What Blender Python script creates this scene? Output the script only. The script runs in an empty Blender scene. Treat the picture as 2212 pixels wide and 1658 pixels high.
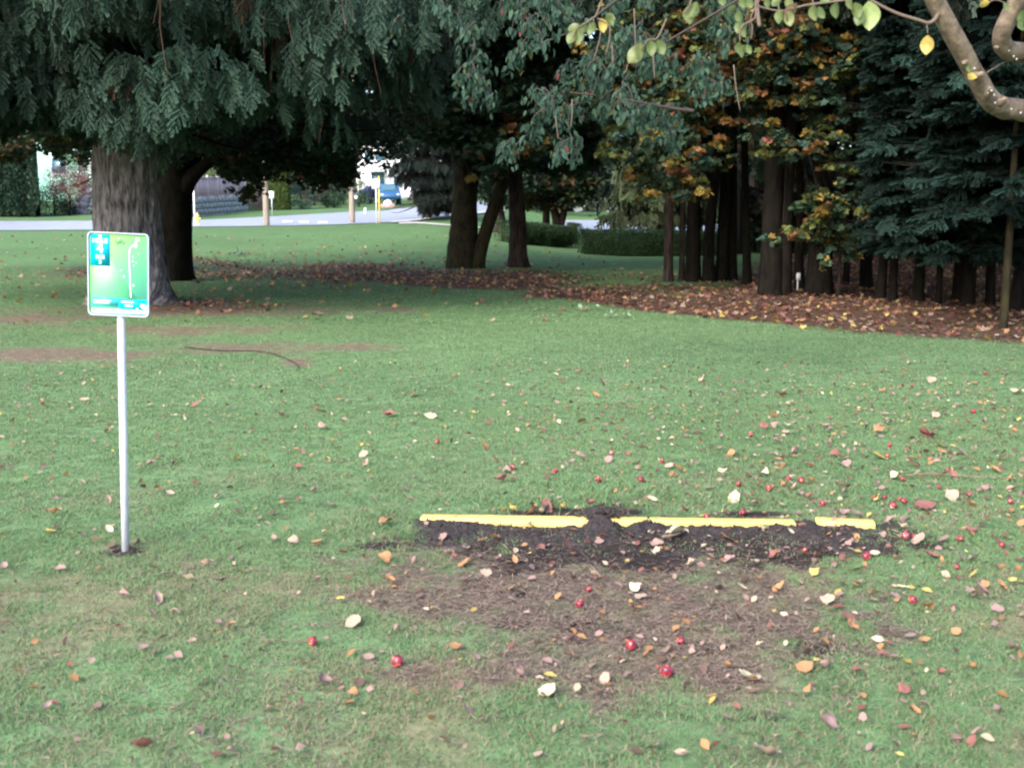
import bpy, math, random
import numpy as np
from mathutils import Vector, Matrix

S = bpy.context.scene
COL = S.collection
rng = np.random.default_rng(11)
random.seed(5)
R = math.radians

# ------------------------------------------------------------------ camera
FPX, PW, CX, CY, EYE = 2400.0, 2212.0, 1106.0, 829.0, 1.6
PITCH = math.atan(359 / FPX)
cam = bpy.data.objects.new('camera', bpy.data.cameras.new('camera'))
COL.objects.link(cam)
cam.location = (0, 0, EYE)
cam.rotation_euler = (math.pi / 2 - PITCH, 0, 0)
cam.data.sensor_width = 36.0
cam.data.lens = 36.0 * FPX / PW
cam.data.clip_end = 3000
cam.data.dof.use_dof = True
cam.data.dof.focus_distance = 9.0
cam.data.dof.aperture_fstop = 4.5
S.camera = cam

# ------------------------------------------------------------------ light
SUN_EL, SUN_AZ = R(38), R(215)          # behind and left of the camera
w = bpy.data.worlds.new('World'); S.world = w; w.use_nodes = True
nt = w.node_tree
sky = nt.nodes.new('ShaderNodeTexSky'); sky.sky_type = 'NISHITA'; sky.sun_disc = False
sky.sun_elevation = SUN_EL; sky.sun_rotation = SUN_AZ
sky.air_density = 1.0; sky.dust_density = 3.0; sky.ozone_density = 2.0
bg = nt.nodes['Background']; bg.inputs['Strength'].default_value = 0.13
nt.links.new(sky.outputs[0], bg.inputs['Color'])
sl = bpy.data.lights.new('sun', 'SUN'); sl.energy = 0.8; sl.angle = R(25); sl.color = (1, .95, .9)
so = bpy.data.objects.new('sun', sl); COL.objects.link(so)
sd = Vector((math.sin(SUN_AZ) * math.cos(SUN_EL), math.cos(SUN_AZ) * math.cos(SUN_EL), math.sin(SUN_EL)))
so.rotation_euler = (-sd).to_track_quat('-Z', 'Y').to_euler()
S.view_settings.view_transform = 'Standard'
S.view_settings.look = 'None'
S.view_settings.gamma = 1
S.view_settings.exposure = 2.35
S.cycles.filter_width = 2.2

# ------------------------------------------------------------------ geometry of the view and the ground
def ss(x, a, b):
    t = np.clip((np.asarray(x, float) - a) / (b - a), 0, 1)
    return t * t * (3 - 2 * t)

_T = np.random.default_rng(3).random((256, 256))
def vn(x, y, s=1.0, o=0):
    x = np.asarray(x, float) / s + 17.3 * (o + 1); y = np.asarray(y, float) / s + 9.7 * (o + 1)
    xi = np.floor(x).astype(int); yi = np.floor(y).astype(int)
    fx = x - xi; fy = y - yi
    fx = fx * fx * (3 - 2 * fx); fy = fy * fy * (3 - 2 * fy)
    a = _T[xi % 256, yi % 256]; b = _T[(xi + 1) % 256, yi % 256]
    c = _T[xi % 256, (yi + 1) % 256]; d = _T[(xi + 1) % 256, (yi + 1) % 256]
    return (a * (1 - fx) + b * fx) * (1 - fy) + (c * (1 - fx) + d * fx) * fy
def fbm(x, y, s=1.0, o=0):
    return (vn(x, y, s, o) + .5 * vn(x, y, s / 2, o + 1) + .25 * vn(x, y, s / 4, o + 2)) / 1.75

def zt(X, Y):
    X = np.asarray(X, float); Y = np.asarray(Y, float)
    wv = ss(X, -4, 5)
    left = 1.05 * ss(Y, 28, 60) + .045 * np.clip(Y - 60, 0, 90)
    right = .55 * ss(Y, 50, 72) + .028 * np.clip(Y - 66, 0, 60)
    z = (1 - wv) * left + wv * right
    und = (fbm(X, Y, 7.0, 4) - .5) * .16 * ss(Y, 7, 16)
    near = (fbm(X, Y, 1.3, 8) - .5) * .03
    return z + und + near

def ray(px, py):
    x = (px - CX) / FPX; u = (CY - py) / FPX
    return np.array([x, math.cos(PITCH) + u * math.sin(PITCH), -math.sin(PITCH) + u * math.cos(PITCH)])
def at(px, py, Y):
    d = ray(px, py)
    return np.array([0, 0, EYE]) + d * (Y / d[1])
def gr(px, py, lift=0.0):
    d = ray(px, py)
    Ys = np.concatenate([np.arange(2, 20, .05), np.arange(20, 260, .2)])
    P = np.array([0, 0, EYE]) + d[None] * (Ys / d[1])[:, None]
    below = np.nonzero(P[:, 2] < zt(P[:, 0], P[:, 1]))[0]
    i = below[0] if len(below) else len(Ys) - 1
    p = P[i]
    return np.array([p[0], p[1], float(zt(p[0], p[1])) + lift])
def proj(X, Y, Z):
    X = np.asarray(X, float); Y = np.asarray(Y, float); Z = np.asarray(Z, float) - EYE
    f = Y * math.cos(PITCH) - Z * math.sin(PITCH)
    u = Y * math.sin(PITCH) + Z * math.cos(PITCH)
    f = np.where(f < .3, np.nan, f)
    return CX + X / f * FPX, CY - u / f * FPX

# ------------------------------------------------------------------ object helpers
def link(o, parent=None):
    COL.objects.link(o)
    if parent is not None: o.parent = parent
    return o
def tag(o, label=None, cat=None, group=None, kind=None):
    if label: o['label'] = label
    if cat: o['category'] = cat
    if group: o['group'] = group
    if kind: o['kind'] = kind
    return o
def empty(name, loc, label, cat, group=None, rz=0):
    o = bpy.data.objects.new(name, None); o.location = tuple(float(v) for v in loc)
    o.rotation_euler = (0, 0, rz); o.empty_display_size = .2
    link(o); return tag(o, label, cat, group)

class MB:
    """collects geometry in world (or local) coordinates, with a colour per vertex"""
    def __init__(s, org=(0, 0, 0)):
        s.v = []; s.f = []; s.c = []; s.n = 0; s.org = np.array(org, float)
    def add(s, v, f, c=(1, 1, 1)):
        v = np.asarray(v, float).reshape(-1, 3)
        c = np.asarray(c, float)
        if c.ndim == 1: c = np.tile(c[:3], (len(v), 1))
        f = f if isinstance(f, list) and len(f) and isinstance(f[0], np.ndarray) else [np.asarray(f)]
        for a in f:
            if len(a): s.f.append(a.astype(np.int64) + s.n)
        s.v.append(v); s.c.append(c); s.n += len(v)
    def mesh(s, name, smooth=False):
        me = bpy.data.meshes.new(name)
        v = np.concatenate(s.v) - s.org; c = np.concatenate(s.c)
        me.vertices.add(len(v)); me.vertices.foreach_set('co', v.astype(np.float32).ravel())
        loops = np.concatenate([a.ravel() for a in s.f])
        sizes = np.concatenate([np.full(len(a), a.shape[1]) for a in s.f])
        starts = np.concatenate([[0], np.cumsum(sizes)[:-1]])
        me.loops.add(len(loops)); me.loops.foreach_set('vertex_index', loops.astype(np.int32))
        me.polygons.add(len(sizes)); me.polygons.foreach_set('loop_start', starts.astype(np.int32))
        me.polygons.foreach_set('loop_total', sizes.astype(np.int32))
        if smooth: me.polygons.foreach_set('use_smooth', np.ones(len(sizes), bool))
        at_ = me.color_attributes.new('Col', 'FLOAT_COLOR', 'POINT')
        at_.data.foreach_set('color', np.concatenate([c, np.ones((len(c), 1))], 1).astype(np.float32).ravel())
        me.update(calc_edges=True); me.validate()
        return me
    def build(s, name, mat, parent=None, smooth=False):
        me = s.mesh(name, smooth); me.materials.append(mat)
        o = bpy.data.objects.new(name, me)
        if parent is None: o.location = s.org
        return link(o, parent)

def ring_tube(pts, rad, n=8, cap=True, ridge=None, seed=0, flare=0, flh=.5, lobes=5, sub=1):
    """tube along pts; returns verts, faces"""
    pts = np.array(pts, float); rad = np.array(rad, float)
    if sub > 1:
        t = np.arange(len(pts)); tt = np.linspace(0, len(pts) - 1, (len(pts) - 1) * sub + 1)
        def cr(a):
            a = np.asarray(a, float); out = []
            for q in tt:
                i = min(int(q), len(a) - 2); f = q - i
                p0 = a[max(i - 1, 0)]; p1 = a[i]; p2 = a[i + 1]; p3 = a[min(i + 2, len(a) - 1)]
                out.append(.5 * ((2 * p1) + (-p0 + p2) * f + (2 * p0 - 5 * p1 + 4 * p2 - p3) * f * f + (-p0 + 3 * p1 - 3 * p2 + p3) * f ** 3))
            return np.array(out)
        pts = cr(pts); rad = np.interp(tt, t, rad)
    m = len(pts)
    tan = np.gradient(pts, axis=0); tan /= np.linalg.norm(tan, axis=1)[:, None] + 1e-9
    up = np.array([0, 1, 0.]) if abs(tan[0][1]) < .9 else np.array([1, 0, 0.])
    V = []
    a = np.arange(n) / n * 2 * math.pi
    for i in range(m):
        x = np.cross(up, tan[i]); x /= np.linalg.norm(x) + 1e-9
        y = np.cross(tan[i], x); up = y
        r = np.full(n, rad[i])
        h = pts[i][2] - pts[0][2]
        if flare: r = r * (1 + flare * math.exp(-h / flh) * (.75 + .45 * np.sin(a * lobes + seed) + .25 * np.sin(a * (lobes - 2) + seed * 2)))
        if ridge is not None:
            r = r * (1 + ridge * (vn(a * rad[i] * 14 / max(rad.max(), .1) + seed * 7, np.full(n, h), .6, 1) - .5) * 2)
        V.append(pts[i] + x[None] * (np.cos(a) * r)[:, None] + y[None] * (np.sin(a) * r)[:, None])
    V = np.concatenate(V)
    i = np.arange(m - 1)[:, None] * n; j = np.arange(n)[None]; k = (j + 1) % n
    Q = np.stack([i + j, i + k, i + n + k, i + n + j], -1).reshape(-1, 4)
    fs = [Q]
    if cap:
        V = np.concatenate([V, pts[:1], pts[-1:]])
        b = m * n; j = np.arange(n); k = (j + 1) % n
        fs.append(np.stack([np.full(n, b), k, j], 1)); fs.append(np.stack([np.full(n, b + 1), (m - 1) * n + j, (m - 1) * n + k], 1))
    return V, fs

def box(cx, cy, cz, sx, sy, sz, rz=0.0, bev=0.0):
    """box centred at (cx,cy), base at cz"""
    if bev > 0:
        b = bev; prof = []
        xs = [(-sx/2+b, -sy/2), (sx/2-b, -sy/2), (sx/2, -sy/2+b), (sx/2, sy/2-b), (sx/2-b, sy/2), (-sx/2+b, sy/2), (-sx/2, sy/2-b), (-sx/2, -sy/2+b)]
        V = [(x, y, z) for z in (0, sz - b) for x, y in xs] + [(x * (1 - 2*b/sx), y * (1 - 2*b/sy), sz) for x, y in xs]
        V = np.array(V); n = 8; Q = []
        for r in (0, 1):
            for j in range(n): Q.append((r*n+j, r*n+(j+1) % n, (r+1)*n+(j+1) % n, (r+1)*n+j))
        fs = [np.array(Q), np.array([list(range(n))[::-1], list(range(2*n, 3*n))])]
    else:
        V = np.array([(x, y, z) for z in (0, sz) for x, y in ((-sx/2, -sy/2), (sx/2, -sy/2), (sx/2, sy/2), (-sx/2, sy/2))], float)
        fs = [np.array([(3, 2, 1, 0), (4, 5, 6, 7), (0, 1, 5, 4), (1, 2, 6, 5), (2, 3, 7, 6), (3, 0, 4, 7)])]
    c, s_ = math.cos(rz), math.sin(rz)
    V = np.stack([V[:, 0] * c - V[:, 1] * s_ + cx, V[:, 0] * s_ + V[:, 1] * c + cy, V[:, 2] + cz], 1)
    return V, fs

def uvs(n=12, m=8):
    V = [(0, 0, -1)]
    for i in range(1, m):
        t = math.pi * i / m
        for j in range(n): V.append((math.sin(t) * math.cos(2*math.pi*j/n), math.sin(t) * math.sin(2*math.pi*j/n), -math.cos(t)))
    V.append((0, 0, 1)); T = []; Q = []
    for j in range(n):
        T.append((0, 1 + (j+1) % n, 1 + j)); T.append((len(V)-1, 1+(m-2)*n+j, 1+(m-2)*n+(j+1) % n))
    for i in range(m-2):
        for j in range(n): Q.append((1+i*n+j, 1+i*n+(j+1) % n, 1+(i+1)*n+(j+1) % n, 1+(i+1)*n+j))
    return np.array(V), [np.array(T), np.array(Q)]

def nrm(a): return a / (np.linalg.norm(a, axis=-1, keepdims=True) + 1e-9)
def frames(d, up):
    """matrices whose Y column is d and whose Z column is close to up"""
    y = nrm(np.asarray(d, float)); x = nrm(np.cross(y, np.asarray(up, float))); z = np.cross(x, y)
    return np.stack([x, y, z], -1)
def scatter(mb, tv, tf, pos, M, sc, col, tshade=None):
    """many copies of a template into one mesh; col is N x 3"""
    N, K = len(pos), len(tv)
    if N == 0: return
    sc = np.asarray(sc, float)
    tvs = tv[None] * (sc[:, None, None] if sc.ndim == 1 else sc[:, None, :])
    V = np.einsum('nij,nkj->nki', M, tvs) + np.asarray(pos)[:, None]
    C = np.repeat(np.asarray(col)[:, None, :], K, 1)
    if tshade is not None: C = C * tshade[None, :, None]
    off = (np.arange(N) * K)[:, None, None]
    fs = [(a[None] + off).reshape(-1, a.shape[1]) for a in (tf if isinstance(tf, list) else [tf])]
    mb.add(V.reshape(-1, 3), fs, C.reshape(-1, 3))
def rdirs(n): return nrm(rng.normal(size=(n, 3)))
def jit(c, n, amt=.25, hue=.08):
    c = np.asarray(c, float)
    return np.clip(c[None] * (1 + (rng.random((n, 1)) - .5) * 2 * amt) * (1 + (rng.random((n, 3)) - .5) * 2 * hue), 0, 1)

# ------------------------------------------------------------------ materials
def mat(name, col=(.5, .5, .5), rough=.7, attr=False, trans=0.0, metal=0.0, spec=.3, noise=None, bump=None, ns=4.0, ndim=(1, 1, 1), amount=.3, col2=None):
    m = bpy.data.materials.new(name); m.use_nodes = True
    t = m.node_tree; b = t.nodes['Principled BSDF']; out = t.nodes['Material Output']
    b.inputs['Roughness'].default_value = rough; b.inputs['Metallic'].default_value = metal
    b.inputs['Specular IOR Level'].default_value = spec
    src = None
    if attr:
        a = t.nodes.new('ShaderNodeAttribute'); a.attribute_name = 'Col'; src = a.outputs['Color']
    tc = t.nodes.new('ShaderNodeTexCoord'); mp = t.nodes.new('ShaderNodeMapping'); mp.inputs['Scale'].default_value = ndim
    t.links.new(tc.outputs['Object'], mp.inputs[0])
    if noise or bump:
        nz = t.nodes.new('ShaderNodeTexNoise'); nz.inputs['Scale'].default_value = ns; nz.inputs['Detail'].default_value = 6
        nz.inputs['Roughness'].default_value = .65
        t.links.new(mp.outputs[0], nz.inputs['Vector'])
    if noise:
        if col2 is not None and src is None:
            mx = t.nodes.new('ShaderNodeMix'); mx.data_type = 'RGBA'
            mr = t.nodes.new('ShaderNodeMapRange'); mr.inputs[1].default_value = .35; mr.inputs[2].default_value = .65
            t.links.new(nz.outputs[0], mr.inputs[0]); t.links.new(mr.outputs[0], mx.inputs[0])
            mx.inputs[6].default_value = (*col, 1); mx.inputs[7].default_value = (*col2, 1); src = mx.outputs[2]
        else:
            mx = t.nodes.new('ShaderNodeMix'); mx.data_type = 'RGBA'; mx.blend_type = 'MULTIPLY'; mx.inputs[0].default_value = 1
            mr = t.nodes.new('ShaderNodeMapRange'); mr.inputs[1].default_value = .3; mr.inputs[2].default_value = .7
            mr.inputs[3].default_value = 1 - amount; mr.inputs[4].default_value = 1 + amount
            t.links.new(nz.outputs[0], mr.inputs[0]); t.links.new(mr.outputs[0], mx.inputs[7])
            if src: t.links.new(src, mx.inputs[6])
            else: mx.inputs[6].default_value = (*col, 1)
            src = mx.outputs[2]
    if src: t.links.new(src, b.inputs['Base Color'])
    else: b.inputs['Base Color'].default_value = (*col, 1)
    if bump:
        bm = t.nodes.new('ShaderNodeBump'); bm.inputs['Strength'].default_value = 1; bm.inputs['Distance'].default_value = bump
        t.links.new(nz.outputs[0], bm.inputs['Height']); t.links.new(bm.outputs[0], b.inputs['Normal'])
    if trans > 0:
        tr = t.nodes.new('ShaderNodeBsdfTranslucent'); ms = t.nodes.new('ShaderNodeMixShader'); ms.inputs[0].default_value = trans
        if src: t.links.new(src, tr.inputs['Color'])
        else: tr.inputs['Color'].default_value = (*col, 1)
        t.links.new(b.outputs[0], ms.inputs[1]); t.links.new(tr.outputs[0], ms.inputs[2]); t.links.new(ms.outputs[0], out.inputs[0])
    return m

M = {}
M['leaf'] = mat('leaf', attr=True, trans=.3, rough=.6, spec=.14)
M['needle'] = mat('needle', attr=True, trans=.08, rough=.75, spec=.10)
M['grass'] = mat('grass_blade', attr=True, trans=.3, rough=.7, spec=.12)
M['bark_spruce'] = mat('bark_spruce', (.245, .228, .24), .9, noise=True, col2=(.045, .038, .040), spec=.05, bump=.06, ns=20, ndim=(1, 1, .2))
M['bark_dark'] = mat('bark_dark', (.0125, .0105, .008), .9, noise=True, col2=(.004, .0038, .0035), spec=.05, bump=.03, ns=12, ndim=(1, 1, .25))
M['bark_moss'] = mat('bark_moss', (.032, .028, .014), .9, noise=True, col2=(.011, .010, .008), spec=.05, bump=.03, ns=9, ndim=(1, 1, .35))
M['bark_red'] = mat('bark_red', (.055, .041, .035), .9, noise=True, col2=(.013, .010, .010), spec=.05, bump=.03, ns=14, ndim=(1, 1, .15))
M['bark_apple'] = mat('bark_apple', (.235, .185, .135), .8, noise=True, col2=(.085, .066, .05), spec=.05, bump=.010, ns=22, ndim=(1, 1, 1))
M['lichen'] = mat('lichen', (.36, .37, .35), .9)
M['twig'] = mat('twig', (.12, .09, .07), .8)
M['twig_dark'] = mat('twig_dark', (.045, .035, .03), .85)
M['white_paint'] = mat('white_paint', (.8, .8, .8), .4)
M['road'] = mat('asphalt', (.24, .25, .275), .5, noise=True, amount=.16, ns=1.4, spec=.5)
M['pave'] = mat('concrete', (.42, .41, .40), .8, noise=True, amount=.1, ns=3)
M['pole'] = mat('weathered_pole', (.24, .20, .165), .85, noise=True, amount=.3, ns=10, ndim=(1, 1, .1), bump=.01)
M['steel'] = mat('galvanised_steel', (.66, .70, .76), .38, metal=.3, noise=True, amount=.12, ns=30)
M['soil'] = mat('soil', attr=True, rough=.95, noise=True, amount=.5, ns=40, bump=.012)
M['straw'] = mat('straw', attr=True, rough=.9)

# ------------------------------------------------------------------ masks of the ground (soil, worn turf, leaf litter)
def ell(px, py, cx, cy, rx, ry): return 1 - np.sqrt(((px - cx) / rx) ** 2 + ((py - cy) / ry) ** 2)
LOW_X = [-600, 300, 420, 560, 700, 850, 1000, 1250, 1500, 1800, 2212, 3200]
LOW_Y = [560, 570, 578, 592, 606, 616, 628, 654, 690, 722, 758, 846]
UPP_X = [-600, 300, 420, 700, 900, 1050, 1200, 1330, 1450, 1560, 1700, 3200]
UPP_Y = [552, 552, 553, 566, 572, 585, 592, 603, 608, 600, 540, 480]
def masks(X, Y, Z=None):
    X = np.asarray(X, float); Y = np.asarray(Y, float)
    if Z is None: Z = zt(X, Y)
    px, py = proj(X, Y, Z)
    bad = ~np.isfinite(px); px = np.where(bad, -9e3, px); py = np.where(bad, 9e3, py)
    n1 = fbm(X, Y, .25, 2) - .5; n2 = fbm(X, Y, 1.2, 5) - .5
    soil = np.maximum.reduce([ell(px, py, 1420, 1165, 570, 52), ell(px, py, 1700, 1182, 280, 46), ell(px, py, 1180, 1106, 150, 13),
                              ell(px, py, 1330, 1105, 90, 13), ell(px, py, 1640, 1110, 130, 11), ell(px, py, 840, 1178, 100, 14),
                              ell(px, py, 268, 1192, 46, 14) * 1.5, ell(px, py, 1290, 1190, 330, 60)])
    soil = ss(soil + n1 * 1.1 + (fbm(X, Y, .07, 62) - .5) * .6, .0, .35)
    worn = np.maximum.reduce([ell(px, py, 1310, 1285, 500, 135), ell(px, py, 1390, 1400, 420, 125), ell(px, py, 1000, 1290, 260, 70), ell(px, py, 1650, 1330, 230, 90) ])
    n3 = fbm(X, Y, .09, 61) - .5; worn = ss(worn + n1 * 1.5 + n2 * .9 + n3 * .9 - .02, -.1, .65)
    pit = np.maximum.reduce([ell(px, py, 1120, 1275, 60, 16), ell(px, py, 1275, 1345, 60, 22), ell(px, py, 1240, 1250, 60, 14), ell(px, py, 1110, 1335, 45, 14),
                             ell(px, py, 1740, 1395, 70, 22), ell(px, py, 1250, 1385, 34, 9), ell(px, py, 1035, 1313, 30, 9), ell(px, py, 1640, 1540, 60, 14), ell(px, py, 1540, 1390, 70, 18)])
    pit = ss(pit + n1 * 1.4 + n3 * 1.2, .0, .5) * .85
    bare = np.maximum.reduce([ell(px, py, 60, 762, 190, 24), ell(px, py, 240, 768, 130, 18), ell(px, py, 560, 752, 300, 17) * .9, ell(px, py, 760, 748, 160, 13),
                              ell(px, py, 400, 668, 420, 26), ell(px, py, 420, 712, 300, 20) * .7, ell(px, py, 640, 785, 60, 18), ell(px, py, 850, 670, 120, 8), ell(px, py, 60, 690, 240, 18)])
    bare = ss(bare + n1 * 1.3 + n2 * 1.3, .05, .8)
    lo = np.interp(px, LOW_X, LOW_Y); up = np.interp(px, UPP_X, UPP_Y)
    wob = (fbm(X, Y, 2.5, 9) - .5)
    edge_lo = ss((lo - py) / (lo - 470) + wob * .10, 0, .05)
    edge_up = ss((py - up) / (up - 470) * 1.2 + wob * .8, -.1, .4)
    lit = edge_lo * edge_up * ss(px, 380, 800) ** .6 * np.where(bad, 0, 1)
    rib = np.exp(-((py - np.interp(px, [380, 420, 700, 760], [555, 562, 606, 612])) / 7) ** 2) * ss(px, 380, 430) * ss(px, 800, 690)
    lit = np.maximum.reduce([lit, ss(ell(px, py, 380, 590, 700, 30) + n2 * .7, .25, .9) * .6, rib * .8, ss(ell(px, py, 420, 662, 300, 20) + n2 * .6, .1, .7) * .45])
    return soil, worn, pit, bare, lit

def ax(*segs):
    out = []
    for a, b, st in segs: out += list(np.arange(a, b - st * .01, st))
    return np.array(out + [segs[-1][1]])
gx = ax((-600, -80, 40), (-80, -30, 2.5), (-30, -12, .7), (-12, -3, .22), (-3, 4, .045), (4, 12, .22), (12, 40, .8), (40, 100, 4), (100, 600, 50))
gy = ax((-300, -20, 40), (-20, 2.5, 1.5), (2.5, 8, .045), (8, 20, .14), (20, 45, .4), (45, 100, .9), (100, 180, 5), (180, 900, 60))
GX, GY = np.meshgrid(gx, gy); GZ = zt(GX, GY)
x, y = GX.ravel(), GY.ravel(); z = GZ.ravel()
so_, wo_, pi_, ba_, li_ = masks(x, y, z)
z = z - .02 * pi_ + .0 * so_
big = fbm(x, y, 3.0, 11)[:, None]; fine = fbm(x, y, .35, 12)[:, None]
green = np.array([.090, .150, .066])[None] * (.75 + .5 * fine) * (.8 + .4 * big)
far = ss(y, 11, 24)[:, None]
green = green * (1 - far) + np.array([.074, .132, .050])[None] * (.72 + .35 * fine + .25 * big) * far  # distant turf coloured darker, standing in for the shade of the trees
def mixc(a, b, m): return a * (1 - m[:, None]) + np.array(b)[None] * m[:, None]
c = mixc(green, (.17, .135, .085), np.clip(ss(fbm(x, y, .5, 14), .42, .68) * .75 * ss(y, 8, 4.5), 0, 1))
c = mixc(c, (.10, .072, .058), wo_ * (.45 + .5 * ss(fbm(x, y, .16, 51), .35, .6)))
c = mixc(c, (.135, .095, .072), ba_ * .9)
c = mixc(c, (.026, .02, .018), np.maximum(so_, pi_))
c = mixc(c, (.066, .038, .026), np.clip(li_ * 1.1, 0, 1))
j, i = np.meshgrid(np.arange(len(gx) - 1), np.arange(len(gy) - 1)); n = len(gx); b0 = (i * n + j).ravel()
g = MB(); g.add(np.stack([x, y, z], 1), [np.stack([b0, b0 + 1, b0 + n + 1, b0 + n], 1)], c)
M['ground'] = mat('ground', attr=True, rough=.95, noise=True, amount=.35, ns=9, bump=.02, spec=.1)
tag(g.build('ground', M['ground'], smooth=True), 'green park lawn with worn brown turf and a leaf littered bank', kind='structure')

# ------------------------------------------------------------------ road, crossing, pavement, parking lot
def strip(name, m, xs, lo, up, n=60, k=8, lift=.035, px0=None, px1=None):
    mb = MB(); V = []
    for px in np.linspace(px0, px1, n):
        a = gr(px, float(np.interp(px, xs, lo))); b = gr(px, float(np.interp(px, xs, up)))
        for q in np.linspace(0, 1, k):
            p = a * (1 - q) + b * q; V.append((p[0], p[1], float(zt(p[0], p[1])) + lift))
    i, j = np.meshgrid(np.arange(n - 1), np.arange(k - 1)); b0 = (i * k + j).ravel()
    mb.add(V, [np.stack([b0, b0 + k, b0 + k + 1, b0 + 1], 1)])
    return mb.build(name, m, smooth=True)
RX = [-900, 0, 200, 420, 560, 700, 820, 880, 960, 1040, 1090]
RL = [500, 499, 498, 491, 489.5, 487, 482, 478, 468, 459, 455]
RU = [480, 479, 478, 477, 470, 462, 455, 450, 439, 434, 432]
tag(strip('road', M['road'], RX, RL, RU, n=130, k=22, px0=-900, px1=1090), 'pale grey asphalt road rising to the right beyond the lawn', kind='structure')
tag(strip('pavement', M['pave'], [840, 880, 960, 1040, 1090], [484, 481.5, 472, 463, 459], [482, 478.2, 468.2, 459.2, 455.2], n=40, k=5, lift=.10, px0=845, px1=1090), 'pale concrete pavement edge beside the road', kind='structure')
tag(strip('path', M['pave'], [860, 900, 1000, 1100], [485, 484, 491, 499], [481, 481, 489, 497.5], n=30, k=4, lift=.05, px0=862, px1=1095), 'thin footpath curving off the road across the lawn', kind='structure')
tag(strip('parking_lot', M['road'], [1195, 1220, 1400, 1700], [503, 506, 508, 508], [476, 476.5, 477, 478], n=50, k=24, lift=.05, px0=1212, px1=1640), 'pale grey parking lot behind the clipped hedges', kind='structure')
for k, (px, py) in enumerate(((620, 480.5), (656, 481.3), (696, 482.2))):
    mb = MB(); a = gr(px - 11, py + 1.6); b = gr(px + 11, py + 1.6); c2 = gr(px + 12, py - 1.6); d2 = gr(px - 9, py - 1.6)
    V = []
    for q in np.linspace(0, 1, 12):
        for (p1, p2) in ((a * (1-q) + d2 * q, b * (1-q) + c2 * q),):
            for s_ in np.linspace(0, 1, 4):
                p = p1 * (1 - s_) + p2 * s_; V.append((p[0], p[1], float(zt(p[0], p[1])) + .055))
    i, j = np.meshgrid(np.arange(11), np.arange(3)); b0 = (i * 4 + j).ravel()
    mb.add(V, [np.stack([b0, b0 + 1, b0 + 5, b0 + 4], 1)])
    tag(mb.build('road_marking', M['white_paint']), kind='structure')

# ------------------------------------------------------------------ grass (stuff)
def grass_zone(mb, n, y0, y1, hmin, hmax, wid):
    Y = np.sqrt(rng.random(n) * (y1 ** 2 - y0 ** 2) + y0 ** 2)
    X = (rng.random(n) - .5) * 2 * (Y * .57 + .6)
    Z = zt(X, Y)
    s, wo, pi_, ba, li = masks(X, Y, Z)
    clump = fbm(X, Y, .12, 21); patch = fbm(X, Y, 1.6, 22)
    thin = ss(fbm(X, Y, .6, 31), .35, .65)
    keep = (1 - .93 * s) * (1 - wo * (.25 + .6 * ss(fbm(X, Y, .16, 51), .35, .6))) * (1 - .9 * pi_) * (1 - .75 * ba) * (1 - .93 * li) * (.35 + .65 * ss(clump, .25, .6))
    keep = rng.random(n) < keep
    X, Y, Z, wo, ba, patch, clump, s = [a[keep] for a in (X, Y, Z, wo, ba, patch, clump, s)]; n = len(X)
    h = (hmin + (hmax - hmin) * rng.random(n)) * (.6 + .8 * clump) * (1 - .45 * wo) * (1 - .35 * ba)
    a = rng.random(n) * 2 * math.pi; h = h * (1 + 1.3 * np.clip(np.maximum(ell(*proj(X, Y, Z), 1400, 1078, 560, 42), ell(*proj(X, Y, Z), 830, 1140, 160, 70)), 0, 1)); lean = h * (.5 + 1.3 * rng.random(n))
    w_ = wid * (.6 + .8 * rng.random(n))
    base = np.stack([X, Y, Z - .004], 1); side = np.stack([np.cos(a), np.sin(a), 0 * a], 1) * w_[:, None] * .5
    b = rng.random(n) * 2 * math.pi
    ld = np.stack([np.cos(b), np.sin(b), 0 * b], 1) * lean[:, None]
    mid = base + ld * .3 + np.array([0, 0, 1]) * (h * .6)[:, None]
    tip = base + ld + np.array([0, 0, 1]) * h[:, None]
    V = np.stack([base - side, base + side, mid + side * .8, mid - side * .8, tip], 1).reshape(-1, 3)
    k = np.arange(n)[:, None] * 5
    fs = [k + np.array([[0, 1, 2, 3]]), k + np.array([[3, 2, 4]])]
    g1 = np.array([.114, .198, .088]); g2 = np.array([.180, .282, .130])
    t = np.clip(.15 + .7 * rng.random(n) + (patch - .5) * .9, 0, 1)[:, None]
    c = g1 * (1 - t) + g2 * t; c = c * (1 - .22 * ss(Y, 13, 24))[:, None]  # distant blades darkened too, as tree shade put into their colour
    pale = fbm(X, Y, .5, 24)
    dry = rng.random(n) < (.07 + .62 * wo + .5 * ba + .35 * ss(pale, .55, .75) * ss(Y, 9, 4) + .16 * ss(Y, 5.5, 3.6))
    straw = np.array([.30, .235, .16]) * (.45 + .8 * rng.random(n))[:, None]
    c[dry] = straw[dry]
    C = np.repeat(c[:, None], 5, 1); C[:, :2] *= .92
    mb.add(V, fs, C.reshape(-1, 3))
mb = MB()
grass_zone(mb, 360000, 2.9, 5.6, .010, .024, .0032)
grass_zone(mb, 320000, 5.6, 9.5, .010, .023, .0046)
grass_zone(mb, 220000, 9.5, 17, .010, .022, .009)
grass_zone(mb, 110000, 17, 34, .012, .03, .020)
tag(mb.build('grass', M['grass']), 'short green lawn grass with straw coloured blades on the worn turf', kind='stuff')
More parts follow.
